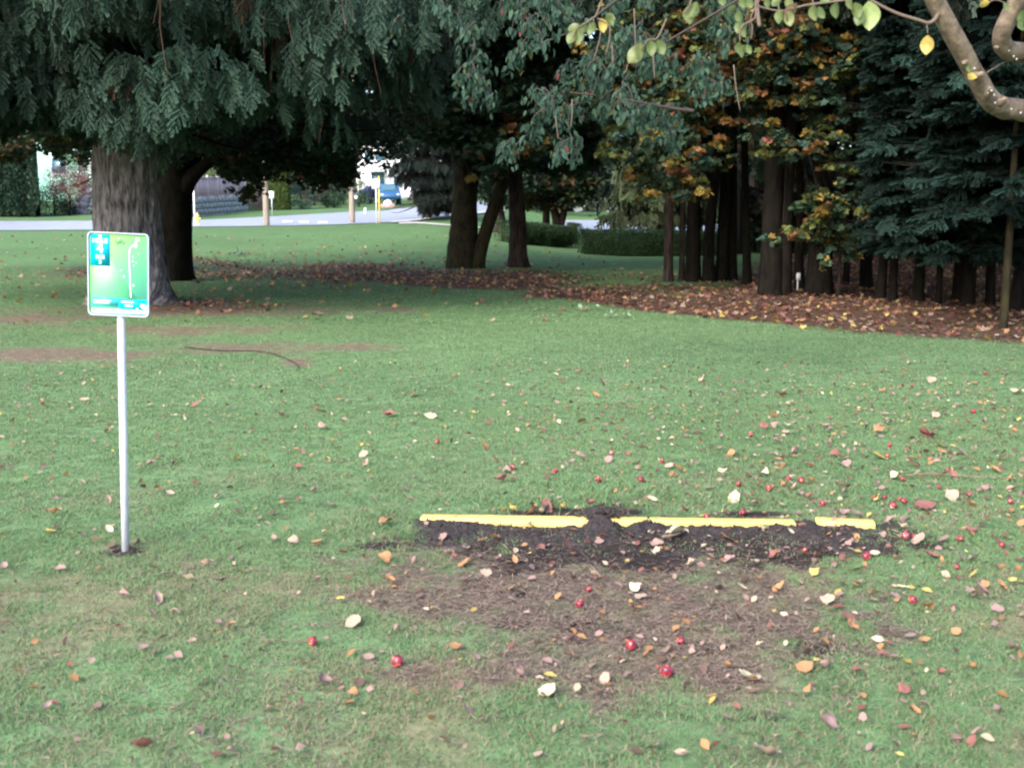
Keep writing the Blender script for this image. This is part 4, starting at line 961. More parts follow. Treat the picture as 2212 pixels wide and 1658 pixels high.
c2 = gr(1338, 500); conifer('cedar_tree', 'light green drooping evergreen above the clipped hedge', [c2[0], 52, float(zt(c2[0], 52))], 14, tiers(2.3, 11, 14, 2.3, 1.2, 9), NGR, M['bark_red'], .2, spray=.7, side_step=.36, spray_step=.24, vis_z=9)
for px, py, L, lab in ((1180, 470, 3.2, 'dark evergreen behind the twin trunk, left of the light green evergreen'), (1510, 490, 3.2, 'dark evergreen right of the light green evergreen, behind the hedge')):
    c3 = gr(px, py); Yy = min(c3[1], 66); xx = at(px, py, Yy)[0]
    conifer('evergreen_tree', lab, [xx, Yy, float(zt(xx, Yy))], 14, tiers(3.6, 12, 9, L, 1.2, 8), NDK * 1.1, M['bark_red'], .2, spray=1.1, side_step=.6, spray_step=.4, vis_z=9, group='dark evergreens beyond the lawn')
tk = gr(1078, 503)
leafy_tree('reddish_tree', 'short reddish trunk seen between the leaning trunk and the straight trunk',
    [dict(P=[(1079, 504), (1079, 480), (1077, 455), (1074, 420), (1072, 380)], w=[30, 24, 22, 19, 14], Y=tk[1], flare=.5)], [(1070, 380, tk[1], 2.2, 2, 1.3, 1500, (DKG, MDG), (5, 1)), (1120, 400, tk[1] + 4, 2.2, 2, 1.0, 900, (DKG, BRN), (5, 1))], mpl, .26, M['bark_red'])
tY = min(gr(1205, 497)[1], 62)
leafy_tree('twin_trunk_tree', 'twin trunked tree standing behind the left hedge by the parking lot',
    [dict(P=[(1205, 500), (1203, 480), (1198, 455), (1190, 420), (1188, 380)], w=[24, 20, 16, 13, 10], Y=tY, flare=.2), dict(P=[(1208, 496), (1214, 475), (1219, 455), (1222, 420), (1226, 380)], w=[18, 16, 14, 12, 9], Y=tY, trunk=True)],
    [(1190, 385, tY, 2.6, 2, 1.6, 1900, (DKG, BRN, OLV), (5, 1.4, .6)), (1240, 350, tY, 2, 2, 1.2, 1300, (DKG, OLV), (4, 1))], mpl, .26, M['bark_red'])
# hedges: small leaves over a rounded box
def hedge(name, label, P0, P1, h, wd, col, n, lv=.05, top_r=.25, cat='hedge', Yfix=None, bumps=.08, group=None):
    a = gr(*P0) if Yfix is None else np.array([at(*P0, Yfix[0])[0], Yfix[0], 0]); b_ = gr(*P1) if Yfix is None else np.array([at(*P1, Yfix[1])[0], Yfix[1], 0])
    a[2] = zt(a[0], a[1]); b_[2] = zt(b_[0], b_[1])
    c = (a + b_) / 2; mb = MB(c); L = np.linalg.norm((b_ - a)[:2]); dx = (b_ - a)[:2] / L; nx_ = np.array([-dx[1], dx[0]])
    u_ = rng.random(n) * (L + .3) - .15; side = rng.random(n); s_ = np.where(side < .55, -wd / 2, wd / 2); v_ = rng.random(n); 
    top = side > .72; lat = np.where(top, (rng.random(n) - .5) * wd, s_); zz = np.where(top, h, v_ ** .9 * h)
    rr = top_r * ss(zz, h - top_r * 1.5, h); lat = np.where(top, lat, lat * (1 - rr / wd * 1.3))
    zz = zz - np.where(top, (np.abs(lat) / (wd / 2)) ** 3 * top_r * .8, 0)
    e_ = rng.random(n) < .12; u_ = np.where(e_, np.where(rng.random(n) < .5, 0, L), u_); lat = np.where(e_, (rng.random(n) - .5) * wd, lat)
    bm = (vn(u_, zz * 1.3, .5, 6) - .5) * bumps * 2 * np.where(s_ < 0, -1, 1)
    x_ = a[0] + dx[0] * u_ + nx_[0] * (lat + bm); y_ = a[1] + dx[1] * u_ + nx_[1] * (lat + bm)
    z_ = a[2] + (b_[2] - a[2]) * u_ / L + zz + (vn(u_, lat, .6, 2) - .5) * bumps * 2 * (zz / h)
    Pp = np.stack([x_, y_, z_], 1) + rng.normal(size=(n, 3)) * .025
    cc = np.array(col)[None] * (.5 + .9 * rng.random((n, 1))) * (.75 + .5 * vn(u_, zz, .35, 7))[:, None]
    scatter(mb, ov, ovf, Pp, frames(rdirs(n) * [1, 1, .6] + [0, -.3, -.2], rdirs(n)), lv * (.7 + .7 * rng.random(n)), cc)
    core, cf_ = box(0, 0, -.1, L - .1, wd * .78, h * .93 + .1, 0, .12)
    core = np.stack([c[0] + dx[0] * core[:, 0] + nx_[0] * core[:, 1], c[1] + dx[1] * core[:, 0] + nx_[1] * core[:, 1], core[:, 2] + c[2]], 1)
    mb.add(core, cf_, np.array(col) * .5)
    o = mb.build(name, M['leaf']); return tag(o, label, cat, group)
HG = (.040, .075, .030)
hedge('clipped_hedge', 'clipped green hedge between the straight trunk and the twin trunk', (1096, 524), (1224, 533), .95, 1.2, HG, 16000, .055, group='clipped hedges by the parking lot')
hedge('clipped_hedge', 'long clipped green hedge with a rounded left end before the parking lot', (1262, 548), (1560, 552), 1.0, 1.4, HG, 26000, .055, group='clipped hedges by the parking lot')
hedge('round_bush', 'small round clipped bush in the gap between the two hedges', (1232, 524), (1246, 526), 1.0, .8, (.03, .055, .024), 3500, .05, .4, 'bush')

# ------------------------------------------------------------------ forest at the right
FTR = [(1443, 609, 22, 0, 'red', 'short reddish lit trunk, leftmost at the edge of the forest'), (1472, 607, 13, 0, 'red', 'thin reddish trunk between the lit trunk and a thick dark one'),
       (1496, 610, 35, 0, 'dark', 'thick dark trunk standing just right of the two reddish ones'), (1557, 608, 28, 0, 'dark', 'upright dark trunk, first of a tight cluster of four'),
       (1580, 607, 24, 0, 'dark', 'upright dark trunk, second of a tight cluster of four'), (1614, 615, 20, -.28, 'dark', 'slim dark trunk leaning left in the tight cluster'),
       (1664, 637, 58, 0, 'dark', 'very thick dark trunk left of the small white marker'), (1692, 638, 34, .05, 'dark', 'dark trunk touching the very thick one on its right'),
       (1768, 638, 62, 0, 'dark', 'very thick flared trunk right of the small white marker'), (1811, 640, 8, 0, 'red', 'thin bare stem just right of the flared trunk'),
       (1827, 614, 15, 0, 'dark', 'slender trunk farther back, right of the thin bare stem'), (1871, 623, 28, 0, 'dark', 'dark flared trunk set back under the blue spruce'),
       (1902, 650, 21, 0, 'dark', 'left trunk of a close dark pair under the blue spruce'), (1928, 652, 19, 0, 'dark', 'right trunk of a close dark pair under the blue spruce'),
       (1983, 654, 24, 0, 'dark', 'dark trunk right of the close pair under the spruce'), (2027, 657, 14, 0, 'dark', 'narrow dark trunk between two wider ones under the spruce'),
       (2091, 661, 27, 0, 'dark', 'dark flared trunk right of the narrow one near the frame edge'), (2138, 659, 22, 0, 'dark', 'dark trunk just left of the slim mossy sapling'),
       (2196, 671, 32, .3, 'dark', 'dark trunk leaning right at the right edge of the picture')]
for i_, (px, py, wpx, ln, bk, lab) in enumerate(FTR):
    b = gr(px, py); rr_ = wpx / 2 / FPX * b[1] * (.84 if wpx < 50 else .78); Ht = rng.uniform(12, 16)
    L = 2.4 if wpx > 15 else 1.2
    conifer('forest_tree', lab, b, Ht, tiers(6.6 + rng.random(), Ht - 1, 6, L, 1, 6), NFO, M['bark_' + bk], rr_, spray=.8, side_step=.6, spray_step=.4, vis_z=30, flare=rng.uniform(.2, .45), lean=(ln + rng.normal() * .06, rng.normal() * .1), group='trees at the forest edge', trunk_n=20)
b = gr(2167, 711)
conifer('sapling', 'slim mossy sapling stem standing in the litter at the right', b, 7.5, tiers(5.2, 7, 4, .9, .4, 5), NFO, M['bark_moss'], .052, spray=.5, side_step=.5, spray_step=.4, group=None, flare=.25)
# dim trunks deeper in the wood and the wood itself
wood = MB(); wt = MB()
for i_ in range(26):
    Y_ = rng.uniform(38, 62); X_ = rng.uniform(.165, .62) * Y_
    if Y_ > 40 and X_ / Y_ < .20: continue
    zz = float(zt(X_, Y_)); wt.add(*ring_tube([(X_, Y_, zz - .1), (X_ + rng.normal() * .2, Y_, zz + 6), (X_ + rng.normal() * .4, Y_, zz + 14)], [rng.uniform(.10, .24), .14, .1], 8), (.008, .007, .006))
def mass(mb, n, xr, yr, zr, col, size, keep=None):
    P = np.stack([rng.uniform(*xr, n), rng.uniform(*yr, n), rng.uniform(*zr, n)], 1); P[:, 0] = np.where(True, P[:, 0], 0)
    if keep is not None: P = P[keep(P)]
    n = len(P); P[:, 2] += zt(P[:, 0], P[:, 1])
    cl = (.35 + 1.1 * fbm(P[:, 0] + P[:, 1], P[:, 2], 2.2, 3))[:, None]
    C = np.array(col)[rng.integers(0, len(col), n)] * cl * (.7 + .6 * rng.random((n, 1)))
    hd = rdirs(n) * [1, 1, .5] + [0, 0, -.5]
    scatter(mb, mplv, [mapf], P, frames(hd, nrm(np.array([0, -.5, .6]) + rng.normal(size=(n, 3)) * .6)), size * (.5 + rng.random(n)), C)
def wk(P): return (P[:, 0] > .17 * P[:, 1] + .5) & ~((P[:, 1] > 44) & (P[:, 0] < .215 * P[:, 1]) & (P[:, 2] < 3.5)) & ((P[:, 2] > 2.6) | (P[:, 1] > 48))
mass(wood, 26000, (6, 44), (40, 66), (2.4, 17), (DKG, (.015, .026, .017), BRN), .55, wk)
mass(wood, 16000, (9, 46), (50, 68), (0, 4), (DKG, (.015, .026, .017), (.03, .022, .016)), .5, lambda P: P[:, 0] > .19 * P[:, 1])
mass(wood, 14000, (4, 44), (18, 46), (7.2, 14), (DKG, (.015, .026, .017)), .8, lambda P: P[:, 0] > .17 * P[:, 1])  # leaf roof overhead, added to keep the wood below dark
w_o = wood.build('woodland', M['leaf']); tag(w_o, 'dark mass of woodland foliage behind the forest trunks, with an added shading canopy overhead', kind='stuff')
tag(wt.build('woodland_trunks', M['straw']), 'dim slender trunks deep in the dark wood', kind='stuff')

# maples with autumn colour at the forest edge
YGN = (.105, .125, .038); PAL = (DKG, MDG, BLG, ORA, YEL, YGN, RED); 
A1, A2, A3 = (3, 4, 3, 2, 2.2, 3, .2), (3, 5, 3, .6, 1.2, 3.5, .1), (2, 3, 2, 4, 3, 3, .4)
fY = gr(1520, 612)[1]
leafy_tree('autumn_maple', 'maple with orange and green leaves hanging over the reddish trunks',
    [dict(P=[(1532, 612), (1530, 560), (1534, 480), (1545, 380), (1552, 260), (1560, 120)], w=[26, 24, 22, 20, 16, 10], Y=fY + .5), dict(P=[(1545, 400), (1500, 330), (1455, 290), (1420, 270)], w=[14, 11, 8, 5], Y=fY), dict(P=[(1552, 300), (1500, 200), (1440, 150)], w=[14, 10, 6], Y=fY)],
    [(1440, 330, fY - 4, .8, 1, .75, 760, PAL, A1), (1400, 395, fY - 4, .42, .7, .32, 260, PAL, A3), (1470, 400, fY - 3.6, .5, .8, .35, 380, PAL, A1), (1520, 320, fY - 3, .8, .8, .6, 650, PAL, A2),
     (1520, 235, fY - 3, .75, .8, .4, 480, PAL, A1), (1420, 250, fY - 3, 1.1, 1, .8, 900, PAL, A2), (1480, 110, fY - 3, 1.3, 1.2, .8, 1500, PAL, A3), (1540, 60, fY - 3, 1.3, 1.2, .8, 1200, PAL, A1),
     (1590, 130, fY - 3, .9, 1, .5, 800, PAL, A1), (1400, 60, fY - 3, 1.6, 1.2, 1.0, 1300, PAL, A2), (1330, 180, fY - 3, 1.3, 1.2, 1.0, 1100, PAL, A2), (1545, 280, fY, .6, .8, .5, 300, PAL, A1), (1450, 180, fY - 4, 1.5, .8, .5, 900, PAL, A3), (1580, 230, fY - 4, .8, .8, .35, 450, PAL, A1), (1380, 300, fY - 4, .9, .8, .5, 500, PAL, A2)],
    mpl, .14, M['bark_dark'], mult=.95, clr=.16, roof=[((5, fY - 1, 9), (4, 4, 3), 2400, (DKG, MDG), (3, 2), .36)])
gY = gr(1720, 632)[1]
leafy_tree('golden_maple', 'maple with yellow tipped green sprays hanging by the small white marker',
    [dict(P=[(1728, 634), (1726, 560), (1730, 460), (1726, 330), (1722, 200), (1718, 60)], w=[20, 19, 18, 16, 13, 9], Y=gY + 1.2), dict(P=[(1728, 360), (1780, 420), (1800, 500)], w=[9, 6, 3], Y=gY), dict(P=[(1724, 260), (1700, 200), (1660, 150)], w=[12, 8, 4], Y=gY)],
    [(1760, 240, gY - 2, .62, .8, .62, 620, PAL, A2), (1700, 310, gY - 2.4, .75, .8, .26, 420, PAL, A1), (1650, 290, gY - 2, .42, .6, .4, 300, PAL, A1), (1790, 300, gY - 2.2, .4, .6, .16, 110, PAL, A3),
     (1810, 350, gY - 2, .35, .6, .4, 260, PAL, A2), (1800, 440, gY - 2, .75, .8, .5, 720, PAL, A2), (1770, 420, gY - 2.6, .35, .5, .5, 150, (YEL, OLV, MDG), (3, 1, 1)), (1690, 505, gY - 2.4, .55, .6, .16, 230, PAL, A1), (1800, 500, gY - 1.8, .7, .7, .36, 480, PAL, A2),
     (1850, 480, gY - 2, .7, .7, .5, 620, PAL, A2), (1770, 560, gY - 2.4, .2, .3, .16, 40, (YEL, MDG), (2, 2)), (1820, 545, gY - 2, .4, .4, .26, 140, PAL, A2), (1700, 170, gY - 2, 1.1, 1, .5, 1000, PAL, A1), (1640, 60, gY - 2, 1.4, 1.2, .7, 1700, PAL, A3),
     (1760, 80, gY - 2, 1.3, 1.2, .7, 1500, PAL, A1), (1830, 130, gY - 2, .9, 1, .6, 800, PAL, A2), (1660, 190, gY - 1.5, .6, .8, .35, 320, PAL, A1), (1860, 250, gY, .5, .8, .6, 240, (OLV, YEL, BRN), (2, 1, 2)), (1870, 40, gY - 1, .9, 1, .6, 600, PAL, A2)],
    mpl, .13, M['bark_dark'], mult=1.05, clr=.16, roof=[((8, gY - 1, 8.6), (4, 4, 3), 2400, (DKG, MDG), (3, 2), .36)])

# blue spruces at the right
def bkeep(px_min, y_at):
    def k(P, tip):
        px, py = proj(P[:, 0], P[:, 1], P[:, 2]); qx, qy = proj(tip[:, 0], tip[:, 1], tip[:, 2])
        lim = np.interp(qx, [1700, 1850, 1900, 2000, 2100, 2212, 2400], y_at) + (vn(P[:, 0], P[:, 1], .7) - .5) * 60
        return np.isfinite(px) & (np.minimum(px, qx) > px_min + 40 * vn(P[:, 2], P[:, 1], .4)) & (np.maximum(py, qy) < lim)
    return k
Yb = 21.0; xb = at(2075, 600, Yb)[0]
conifer('blue_spruce', 'blue green spruce with layered level boughs at the right of the wood', [xb, Yb, float(zt(xb, Yb))], 12, tiers(1.3, 5.6, 13, 2.3, 2.7, 9) + tiers(6.4, 11, 5, 2.3, .6, 7), NBL, M['bark_dark'], .12, hang=False, kinds=FAN, spray=.36, side_step=.2, spray_step=.15, vis_z=5.9,
        keep=bkeep(1835, [440, 560, 590, 615, 620, 600, 620]), rise=-.05, curl=.3)
Yb2 = 16.9; xb2 = at(2250, 600, Yb2)[0]
conifer('blue_spruce', 'blue green spruce leaning into the right edge, nearest of the evergreens', [xb2, Yb2, float(zt(xb2, Yb2))], 12, tiers(2.0, 5.2, 9, 2.1, 2.4, 9) + tiers(6, 11, 5, 2.2, .6, 7), NBL * .8, M['bark_dark'], .13, hang=False, kinds=FAN, spray=.34, side_step=.2, spray_step=.16, vis_z=5.4,
        keep=bkeep(1960, [400, 430, 480, 520, 520, 560, 600]), rise=-.06, curl=.3)
for o in bpy.data.objects:
    if o.name.startswith('blue_spruce') and o.type == 'EMPTY': o['group'] = 'blue spruces'

# ------------------------------------------------------------------ fruit tree overhead at the right, near the camera
aY = 4.6; tb0 = np.array([3.75, 6.4, float(zt(3.75, 6.4))])
root = empty('apple_tree', tb0, 'near fruit tree at the right, mottled brown limb and pale green leaves overhead', 'tree')
mb = MB(tb0); mb.add(*ring_tube([tb0 + [0, 0, -.1], tb0 + [0, 0, .4], tb0 + [-.05, -.05, 1.0], tb0 + [-.1, -.15, 1.6], tb0 + [-.1, -.2, 2.2], tb0 + [0, 0, 3.4]], np.linspace(.15, .08, 6), 32, sub=8, ridge=.12, flare=.5, flh=.25)); mb.build('trunk', M['bark_apple'], root, True)
def plimb(P, Y0, Y1, w0, w1, extra=None, name='limb', n=16, m=None):
    Ys = np.linspace(Y0, Y1, len(P)); pts_ = [at(a, b_, y_) for (a, b_), y_ in zip(P, Ys)]
    if extra is not None: pts_.append(np.array(extra))
    mb = MB(tb0); r_ = np.linspace(w0, w1, len(pts_)) / 2 / FPX * aY
    mb.add(*ring_tube(pts_, r_, n, sub=8, ridge=.12, seed=2)); return mb.build(name, m or M['bark_apple'], root, True), pts_
plimb([(1960, -140), (2005, -30), (2045, 50), (2078, 110), (2108, 165), (2135, 212), (2165, 232), (2215, 240), (2290, 262)], 4.3, 4.9, 34, 50, tb0 + [-.08, -.1, 1.35])
plimb([(2300, -160), (2225, -50), (2188, 20), (2163, 78), (2176, 108), (2212, 116), (2290, 150)], 4.3, 4.7, 30, 44, tb0 + [-.1, -.15, 1.75])
# spurs, bud knots and lichen
mb = MB(tb0)
for (a, b_, c_, d_) in ((2108, 165, 2122, 158), (2158, 92, 2152, 104), (2135, 205, 2140, 190), (2160, 224, 2172, 212), (2030, 40, 2020, 36), (2090, 130, 2082, 137)):
    mb = MB(tb0); limb(mb, [at(a, b_, 4.55), at((a + c_) / 2, (b_ + d_) / 2, 4.52), at(c_, d_, 4.5)], .018, .008, 8, 2, .3); mb.build('spur', M['bark_apple'], root, True)
mb = MB(tb0); v_, f_ = uvs(7, 5)
for (a, b_) in [(2041, 30), (2060, 92), (2052, 47), (2138, 188), (2142, 196), (2148, 205), (2134, 201), (2185, 236), (2205, 244), (2190, 122), (2180, 110), (2150, 222), (2105, 148), (2070, 78), (2196, 128)]:
    p = at(a, b_, 4.50); r0 = rng.uniform(.002, .0045); mb.add(v_ * [r0, r0 * 1.2, r0] + p, f_)
mb.build('lichen', M['lichen'], root, True)
def twig(P, Y, w0=6, w1=3, Y1=None):
    Y1 = Y if Y1 is None else Y1; Ys = np.linspace(Y, Y1, len(P)); pts_ = [at(a, b_, y_) for (a, b_), y_ in zip(P, Ys)]
    return ring_tube(pts_, np.linspace(w0, w1, len(P)) / 2 / FPX * Y, 6, sub=5, ridge=.2)
mb = MB(tb0)
for P, Y_, a, b_ in (([(2028, 28), (2018, 44), (2004, 50), (1985, 44), (1935, 28), (1880, 0), (1840, -25)], 4.4, 9, 5), ([(2002, 50), (2003, 60), (2004, 72)], 4.4, 3, 2),
                     ([(1860, -6), (1800, 4), (1740, 12), (1690, 24), (1640, 14), (1600, -6)], 4.2, 6, 3), ([(1690, -10), (1682, 10), (1684, 24)], 4.2, 5, 3), ([(1634, -20), (1632, 16), (1630, 40), (1602, 58), (1598, 90)], 4.1, 5, 2.5),
                     ([(1640, 0), (1622, 38), (1625, 60), (1622, 85)], 4.1, 3, 2), ([(1633, -30), (1636, 20), (1641, 58)], 4.6, 10, 8), ([(1310, -30), (1290, 28), (1280, 40), (1262, 52), (1246, 62), (1238, 82)], 4.1, 4, 2),
                     ([(1290, 40), (1312, 52), (1318, 60)], 4.1, 3, 2), ([(1440, 40), (1420, 82), (1400, 86), (1385, 108)], 4.1, 4, 2), ([(2145, 188), (2125, 165), (2160, 140), (2182, 130)], 4.6, 3, 2), ([(2135, 6), (2150, 0), (2170, 6)], 4.4, 3, 2),
                     ([(1750, -20), (1757, 6), (1762, 20)], 4.2, 3, 2), ([(1500, -30), (1490, 10), (1478, 30)], 4.1, 4, 2)):
    mb = MB(tb0); mb.add(*twig(P, Y_, a, b_)); mb.build('twig', M['twig'], root, True)
# long thin hanging strands
for a, b0_, b1_, k in ((1370, 20, 145, 5), (1355, 140, 160, -8), (1254, 60, 95, 6), (1318, 60, 120, -10), (1322, 100, 140, 2), (1585, 140, 240, 14), (1236, 215, 275, -3), (1300, 40, 130, -18), (1410, 110, 170, 4), (1200, 250, 300, 6)):
    mb = MB(tb0); mb.add(*ring_tube([at(a, b0_, 7), at(a + k * .3 + 1, (b0_ + b1_) / 2, 7), at(a + k, b1_, 7)], [.0045, .0035, .003], 4, sub=3)); mb.build('hanging_strand', M['twig'], root, True)
M['near_leaf'] = mat('near_leaf', attr=True, trans=.45, rough=.45, noise=True, amount=.2, ns=25, spec=.4)
nl = MB(tb0)
def oleaf(px, py, L, ang, col, Y=4.1, fold=.25, wd=.34):
    """a leaf of L photo pixels hanging from (px,py); ang: degrees, 0 hangs straight down, positive swings right"""
    n, m_ = 8, 5; V = []; a = R(ang); s_ = L / FPX * Y; p0 = at(px, py, Y); yaw = rng.uniform(-.7, .7)
    ex = np.array([math.cos(a) * math.cos(yaw), math.sin(yaw), math.sin(a)]); ey = np.array([math.sin(a), 0, -math.cos(a)]); ez = nrm(np.cross(ex, ey))
    for i_ in range(n):
        t = i_ / (n - 1); w_ = wd * math.sin(math.pi * t ** .9) ** .8 + .01
        for j_ in range(m_):
            q = (j_ - 2) / 2; V.append(p0 + s_ * (ex * q * w_ + ey * t + ez * (fold * abs(q) * w_ + .12 * math.sin(t * 3))))
    Q_ = np.array([(i_*m_+j_, i_*m_+j_+1, (i_+1)*m_+j_+1, (i_+1)*m_+j_) for i_ in range(n-1) for j_ in range(m_-1)])
    c = np.array(col)[None] * (.85 + .3 * rng.random((len(V), 1))); c[2::5] *= 1.15
    nl.add(V, [Q_], c)
PG, YG, YL, TB = (.12, .165, .055), (.17, .20, .07), (.44, .33, .08), (.20, .13, .08)
for a in ((1240, 66, 30, -25, YG), (1250, 52, 26, -60, YG), (1266, 50, 22, -20, PG), (1283, 46, 22, 5, YG), (1296, 40, 30, 15, YL), (1308, 34, 26, 40, PG), (1276, 50, 26, -10, PG), (1246, 60, 34, 5, PG),
          (1388, 92, 34, -15, YG), (1402, 86, 34, 10, PG), (1420, 86, 34, 25, PG), (1385, 96, 46, -35, YG), (1505, 4, 34, -20, PG), (1492, 10, 40, 0, YG), (1590, 14, 22, -50, PG), (1598, 22, 26, 0, PG), (1600, 44, 28, -12, PG), (1606, 50, 30, 10, YG),
          (1598, 90, 26, 0, PG), (1608, 96, 28, -8, YG), (1612, 96, 22, 30, PG), (1604, -8, 26, 10, PG), (1612, -6, 26, 30, PG), (1684, -6, 24, -40, PG), (1700, -8, 28, 30, YG), (1700, 24, 32, 15, (.22, .26, .10)), (1722, 8, 40, -30, TB), (1688, 20, 30, -8, (.2, .24, .09)),
          (1758, 10, 34, 10, YG), (1768, 14, 28, 30, PG), (1808, 4, 34, 0, PG), (1836, -10, 30, 12, YG), (1845, 6, 34, 20, PG), (2004, 76, 40, -2, YL), (2138, 6, 22, -75, YL), (2213, 20, 36, 0, PG), (2205, 40, 26, 20, PG),
          (1770, -12, 26, 60, PG), (1876, 2, 60, 4, (.26, .33, .12)), (1862, 20, 34, -14, PG), (1310, 30, 22, 60, YG), (1660, -5, 22, 0, PG), (1560, -14, 26, 8, PG), (2168, 4, 24, 50, YG)):
    oleaf(*a)
oleaf(2095, 138, 18, 0, PG, 4.42); oleaf(2090, 160, 22, 70, YL, 4.42)
nl.build('near_leaves', M['near_leaf'], root)
# farther hanging sprays of the same tree: drooping dark green pointed leaves
fl = MB(tb0); fb = MB(tb0); CG = (.026, .055, .036); CG2 = (.044, .084, .052); CR = (.13, .035, .035)
def hang_spray(px, py, Y, L, dirx, n):
    p0 = at(px, py, Y); l_ = L / FPX * Y; p1 = p0 + [dirx * l_ * .6, rng.normal() * .1, -l_ * .75]
    mid = (p0 + p1) / 2 + [dirx * l_ * .15, 0, l_ * .12]
    fb.add(*ring_tube([p0, mid, p1], [.007, .005, .003], 4, sub=3))
    t = rng.random(n) ** .8; P = (1 - t)[:, None] ** 2 * p0 + 2 * (t * (1 - t))[:, None] * mid + t[:, None] ** 2 * p1
    d_ = nrm(np.array([0, 0, -1.]) + rng.normal(size=(n, 3)) * [.45, .45, .2]); u_ = rdirs(n) * [1, 1, .3] + [0, -.6, .2]
    cols = np.array([CG, CG2, CG, BLG, CR, OLV])[rng.choice(6, n, p=[.35, .25, .2, .15, .005, .045])] * (.7 + .6 * rng.random((n, 1)))
    scatter(fl, ov, ovf, P + rng.normal(size=(n, 3)) * .03, frames(d_, u_), .05 + .035 * rng.random(n), cols)
zones = [(870, 1010, -10, 80, 10), (960, 1180, -10, 230, 60), (1100, 1300, -10, 330, 95), (1260, 1450, -10, 300, 100), (1400, 1560, 60, 220, 40), (1480, 1600, -10, 90, 20), (1180, 1280, 250, 350, 16), (1500, 1590, 190, 230, 10), (1350, 1470, 240, 330, 26)]
for x0, x1, y0, y1, n in zones:
    for _ in range(int(n * .95)):
        px, py = rng.uniform(x0, x1), rng.uniform(y0, y1)
        if vn(px, py, 60, 5) < .38: continue
        hang_spray(px, py - 25, rng.uniform(8.5, 12.0), rng.uniform(40, 80), rng.choice((-1, 1)) * rng.uniform(.2, 1), rng.integers(14, 30))
for P, Y_ in (([(2300, -350), (1900, -160), (1700, -60), (1560, 20), (1440, 90)], 8.5), ([(2300, -300), (1700, -150), (1400, -40), (1250, 60), (1120, 110)], 9.0), ([(1500, 240), (1440, 232), (1330, 212), (1230, 200)], 9.8)):
    pts_ = [at(a, b_, Y_) for a, b_ in P]
    fb.add(*ring_tube(pts_, np.linspace(.018, .006, len(P)), 8, sub=5, ridge=.15))
fb.add(*ring_tube([tb0 + [-.05, 0, 2.6], tb0 + [-.3, 1.4, 3.6], at(2200, -260, 8.6)], [.07, .05, .036], 10, sub=5, ridge=.1))
# canopy above the frame
for _ in range(90):
    c = np.array([rng.uniform(1.2, 6), rng.uniform(4.5, 11), rng.uniform(4.6, 6.2)])
    px_, py_ = proj(*c)
    if py_ > -200 and px_ < 2300: continue
    n = 30; scatter(fl, ov, ovf, c + rng.normal(size=(n, 3)) * .3, frames(rdirs(n) + [0, 0, -.8], rdirs(n)), np.full(n, .11), np.array([CG2])[np.zeros(n, int)] * (.7 + .6 * rng.random((n, 1))))
fb.build('branches', M['twig_dark'], root, True); fl.build('leaves', M['leaf'], root)

# ------------------------------------------------------------------ things across the road at the left
M['fence'] = mat('fence_boards', (.34, .25, .26), .8, noise=True, amount=.25, ns=3, ndim=(1, 1, .2))
M['fence_post'] = mat('fence_post', (.44, .37, .38), .8)
M['stonewall'] = mat('grey_stone', (.23, .24, .25), .9, noise=True, amount=.45, ns=5, bump=.05)
def at2(px, Y, dz=0):
    x_ = at(px, 470, Y)[0]; return np.array([x_, Y, float(zt(x_, Y)) + dz])
# retaining wall with blocks and fence on top, running back to the right
W0, W1 = at2(330, 68.5), at2(532, 82); L = float(np.linalg.norm((W1 - W0)[:2])); rzw = math.atan2(W1[1] - W0[1], W1[0] - W0[0])
mb = MB(W0); nb = int(L / .55)
for r_ in range(4):
    for k in range(nb + (r_ % 2)):
        s0 = (k - (.5 if r_ % 2 else 0)) / nb; s0 = min(max(s0 + .5 / nb, .5 / nb), 1 - .5 / nb); p = W0 + (W1 - W0) * s0
        mb.add(*box(p[0], p[1], p[2] - .3 + r_ * .37, .53, .4 + .04 * rng.random(), .355, rzw, .03), (1, 1, 1))
tag(mb.build('retaining_wall', M['stonewall']), 'grey stone block retaining wall under the wooden fence', 'wall')
froot = empty('wooden_fence', W0 + [0, 0, 1.18], 'mauve brown board fence with pale posts on top of the grey stone wall', 'fence')
zt0 = 1.18
for k in range(9):
    a = W0 + (W1 - W0) * (k / 9); b_ = W0 + (W1 - W0) * ((k + 1) / 9)
    mb = MB(W0 + [0, 0, 1.18]); nbd = 11
    for q in range(nbd):
        p = a + (b_ - a) * ((q + .5) / nbd); mb.add(*box(p[0], p[1], p[2] + zt0 + .06, L / 9 / nbd * .93, .03, 1.22 + .0 * q, rzw))
    for h_ in (.0, 1.25):
        p = (a + b_) / 2; mb.add(*box(p[0] + .03 * math.sin(rzw), p[1] - .04, p[2] + zt0 + h_, L / 9 * .98, .05, .09, rzw))
    mb.build('fence_panel', M['fence'], froot)
for k in range(10):
    p = W0 + (W1 - W0) * (k / 9); mb = MB(W0 + [0, 0, 1.18]); mb.add(*box(p[0], p[1] - .02, p[2] + zt0 - .04, .12, .12, 1.5, rzw, .02)); mb.build('post', M['fence_post'], froot)
G0, G1 = at2(534, 82.4), at2(573, 84); mb = MB(G0)
for q in range(12):
    p = G0 + (G1 - G0) * ((q + .5) / 12); mb.add(*box(p[0], p[1], p[2] - .1, .105, .03, 1.75, math.atan2(G1[1]-G0[1], G1[0]-G0[0])))
tag(mb.build('side_fence', mat('dark_boards', (.09, .06, .06), .85)), 'dark board fence section at the right end of the wall', 'fence')

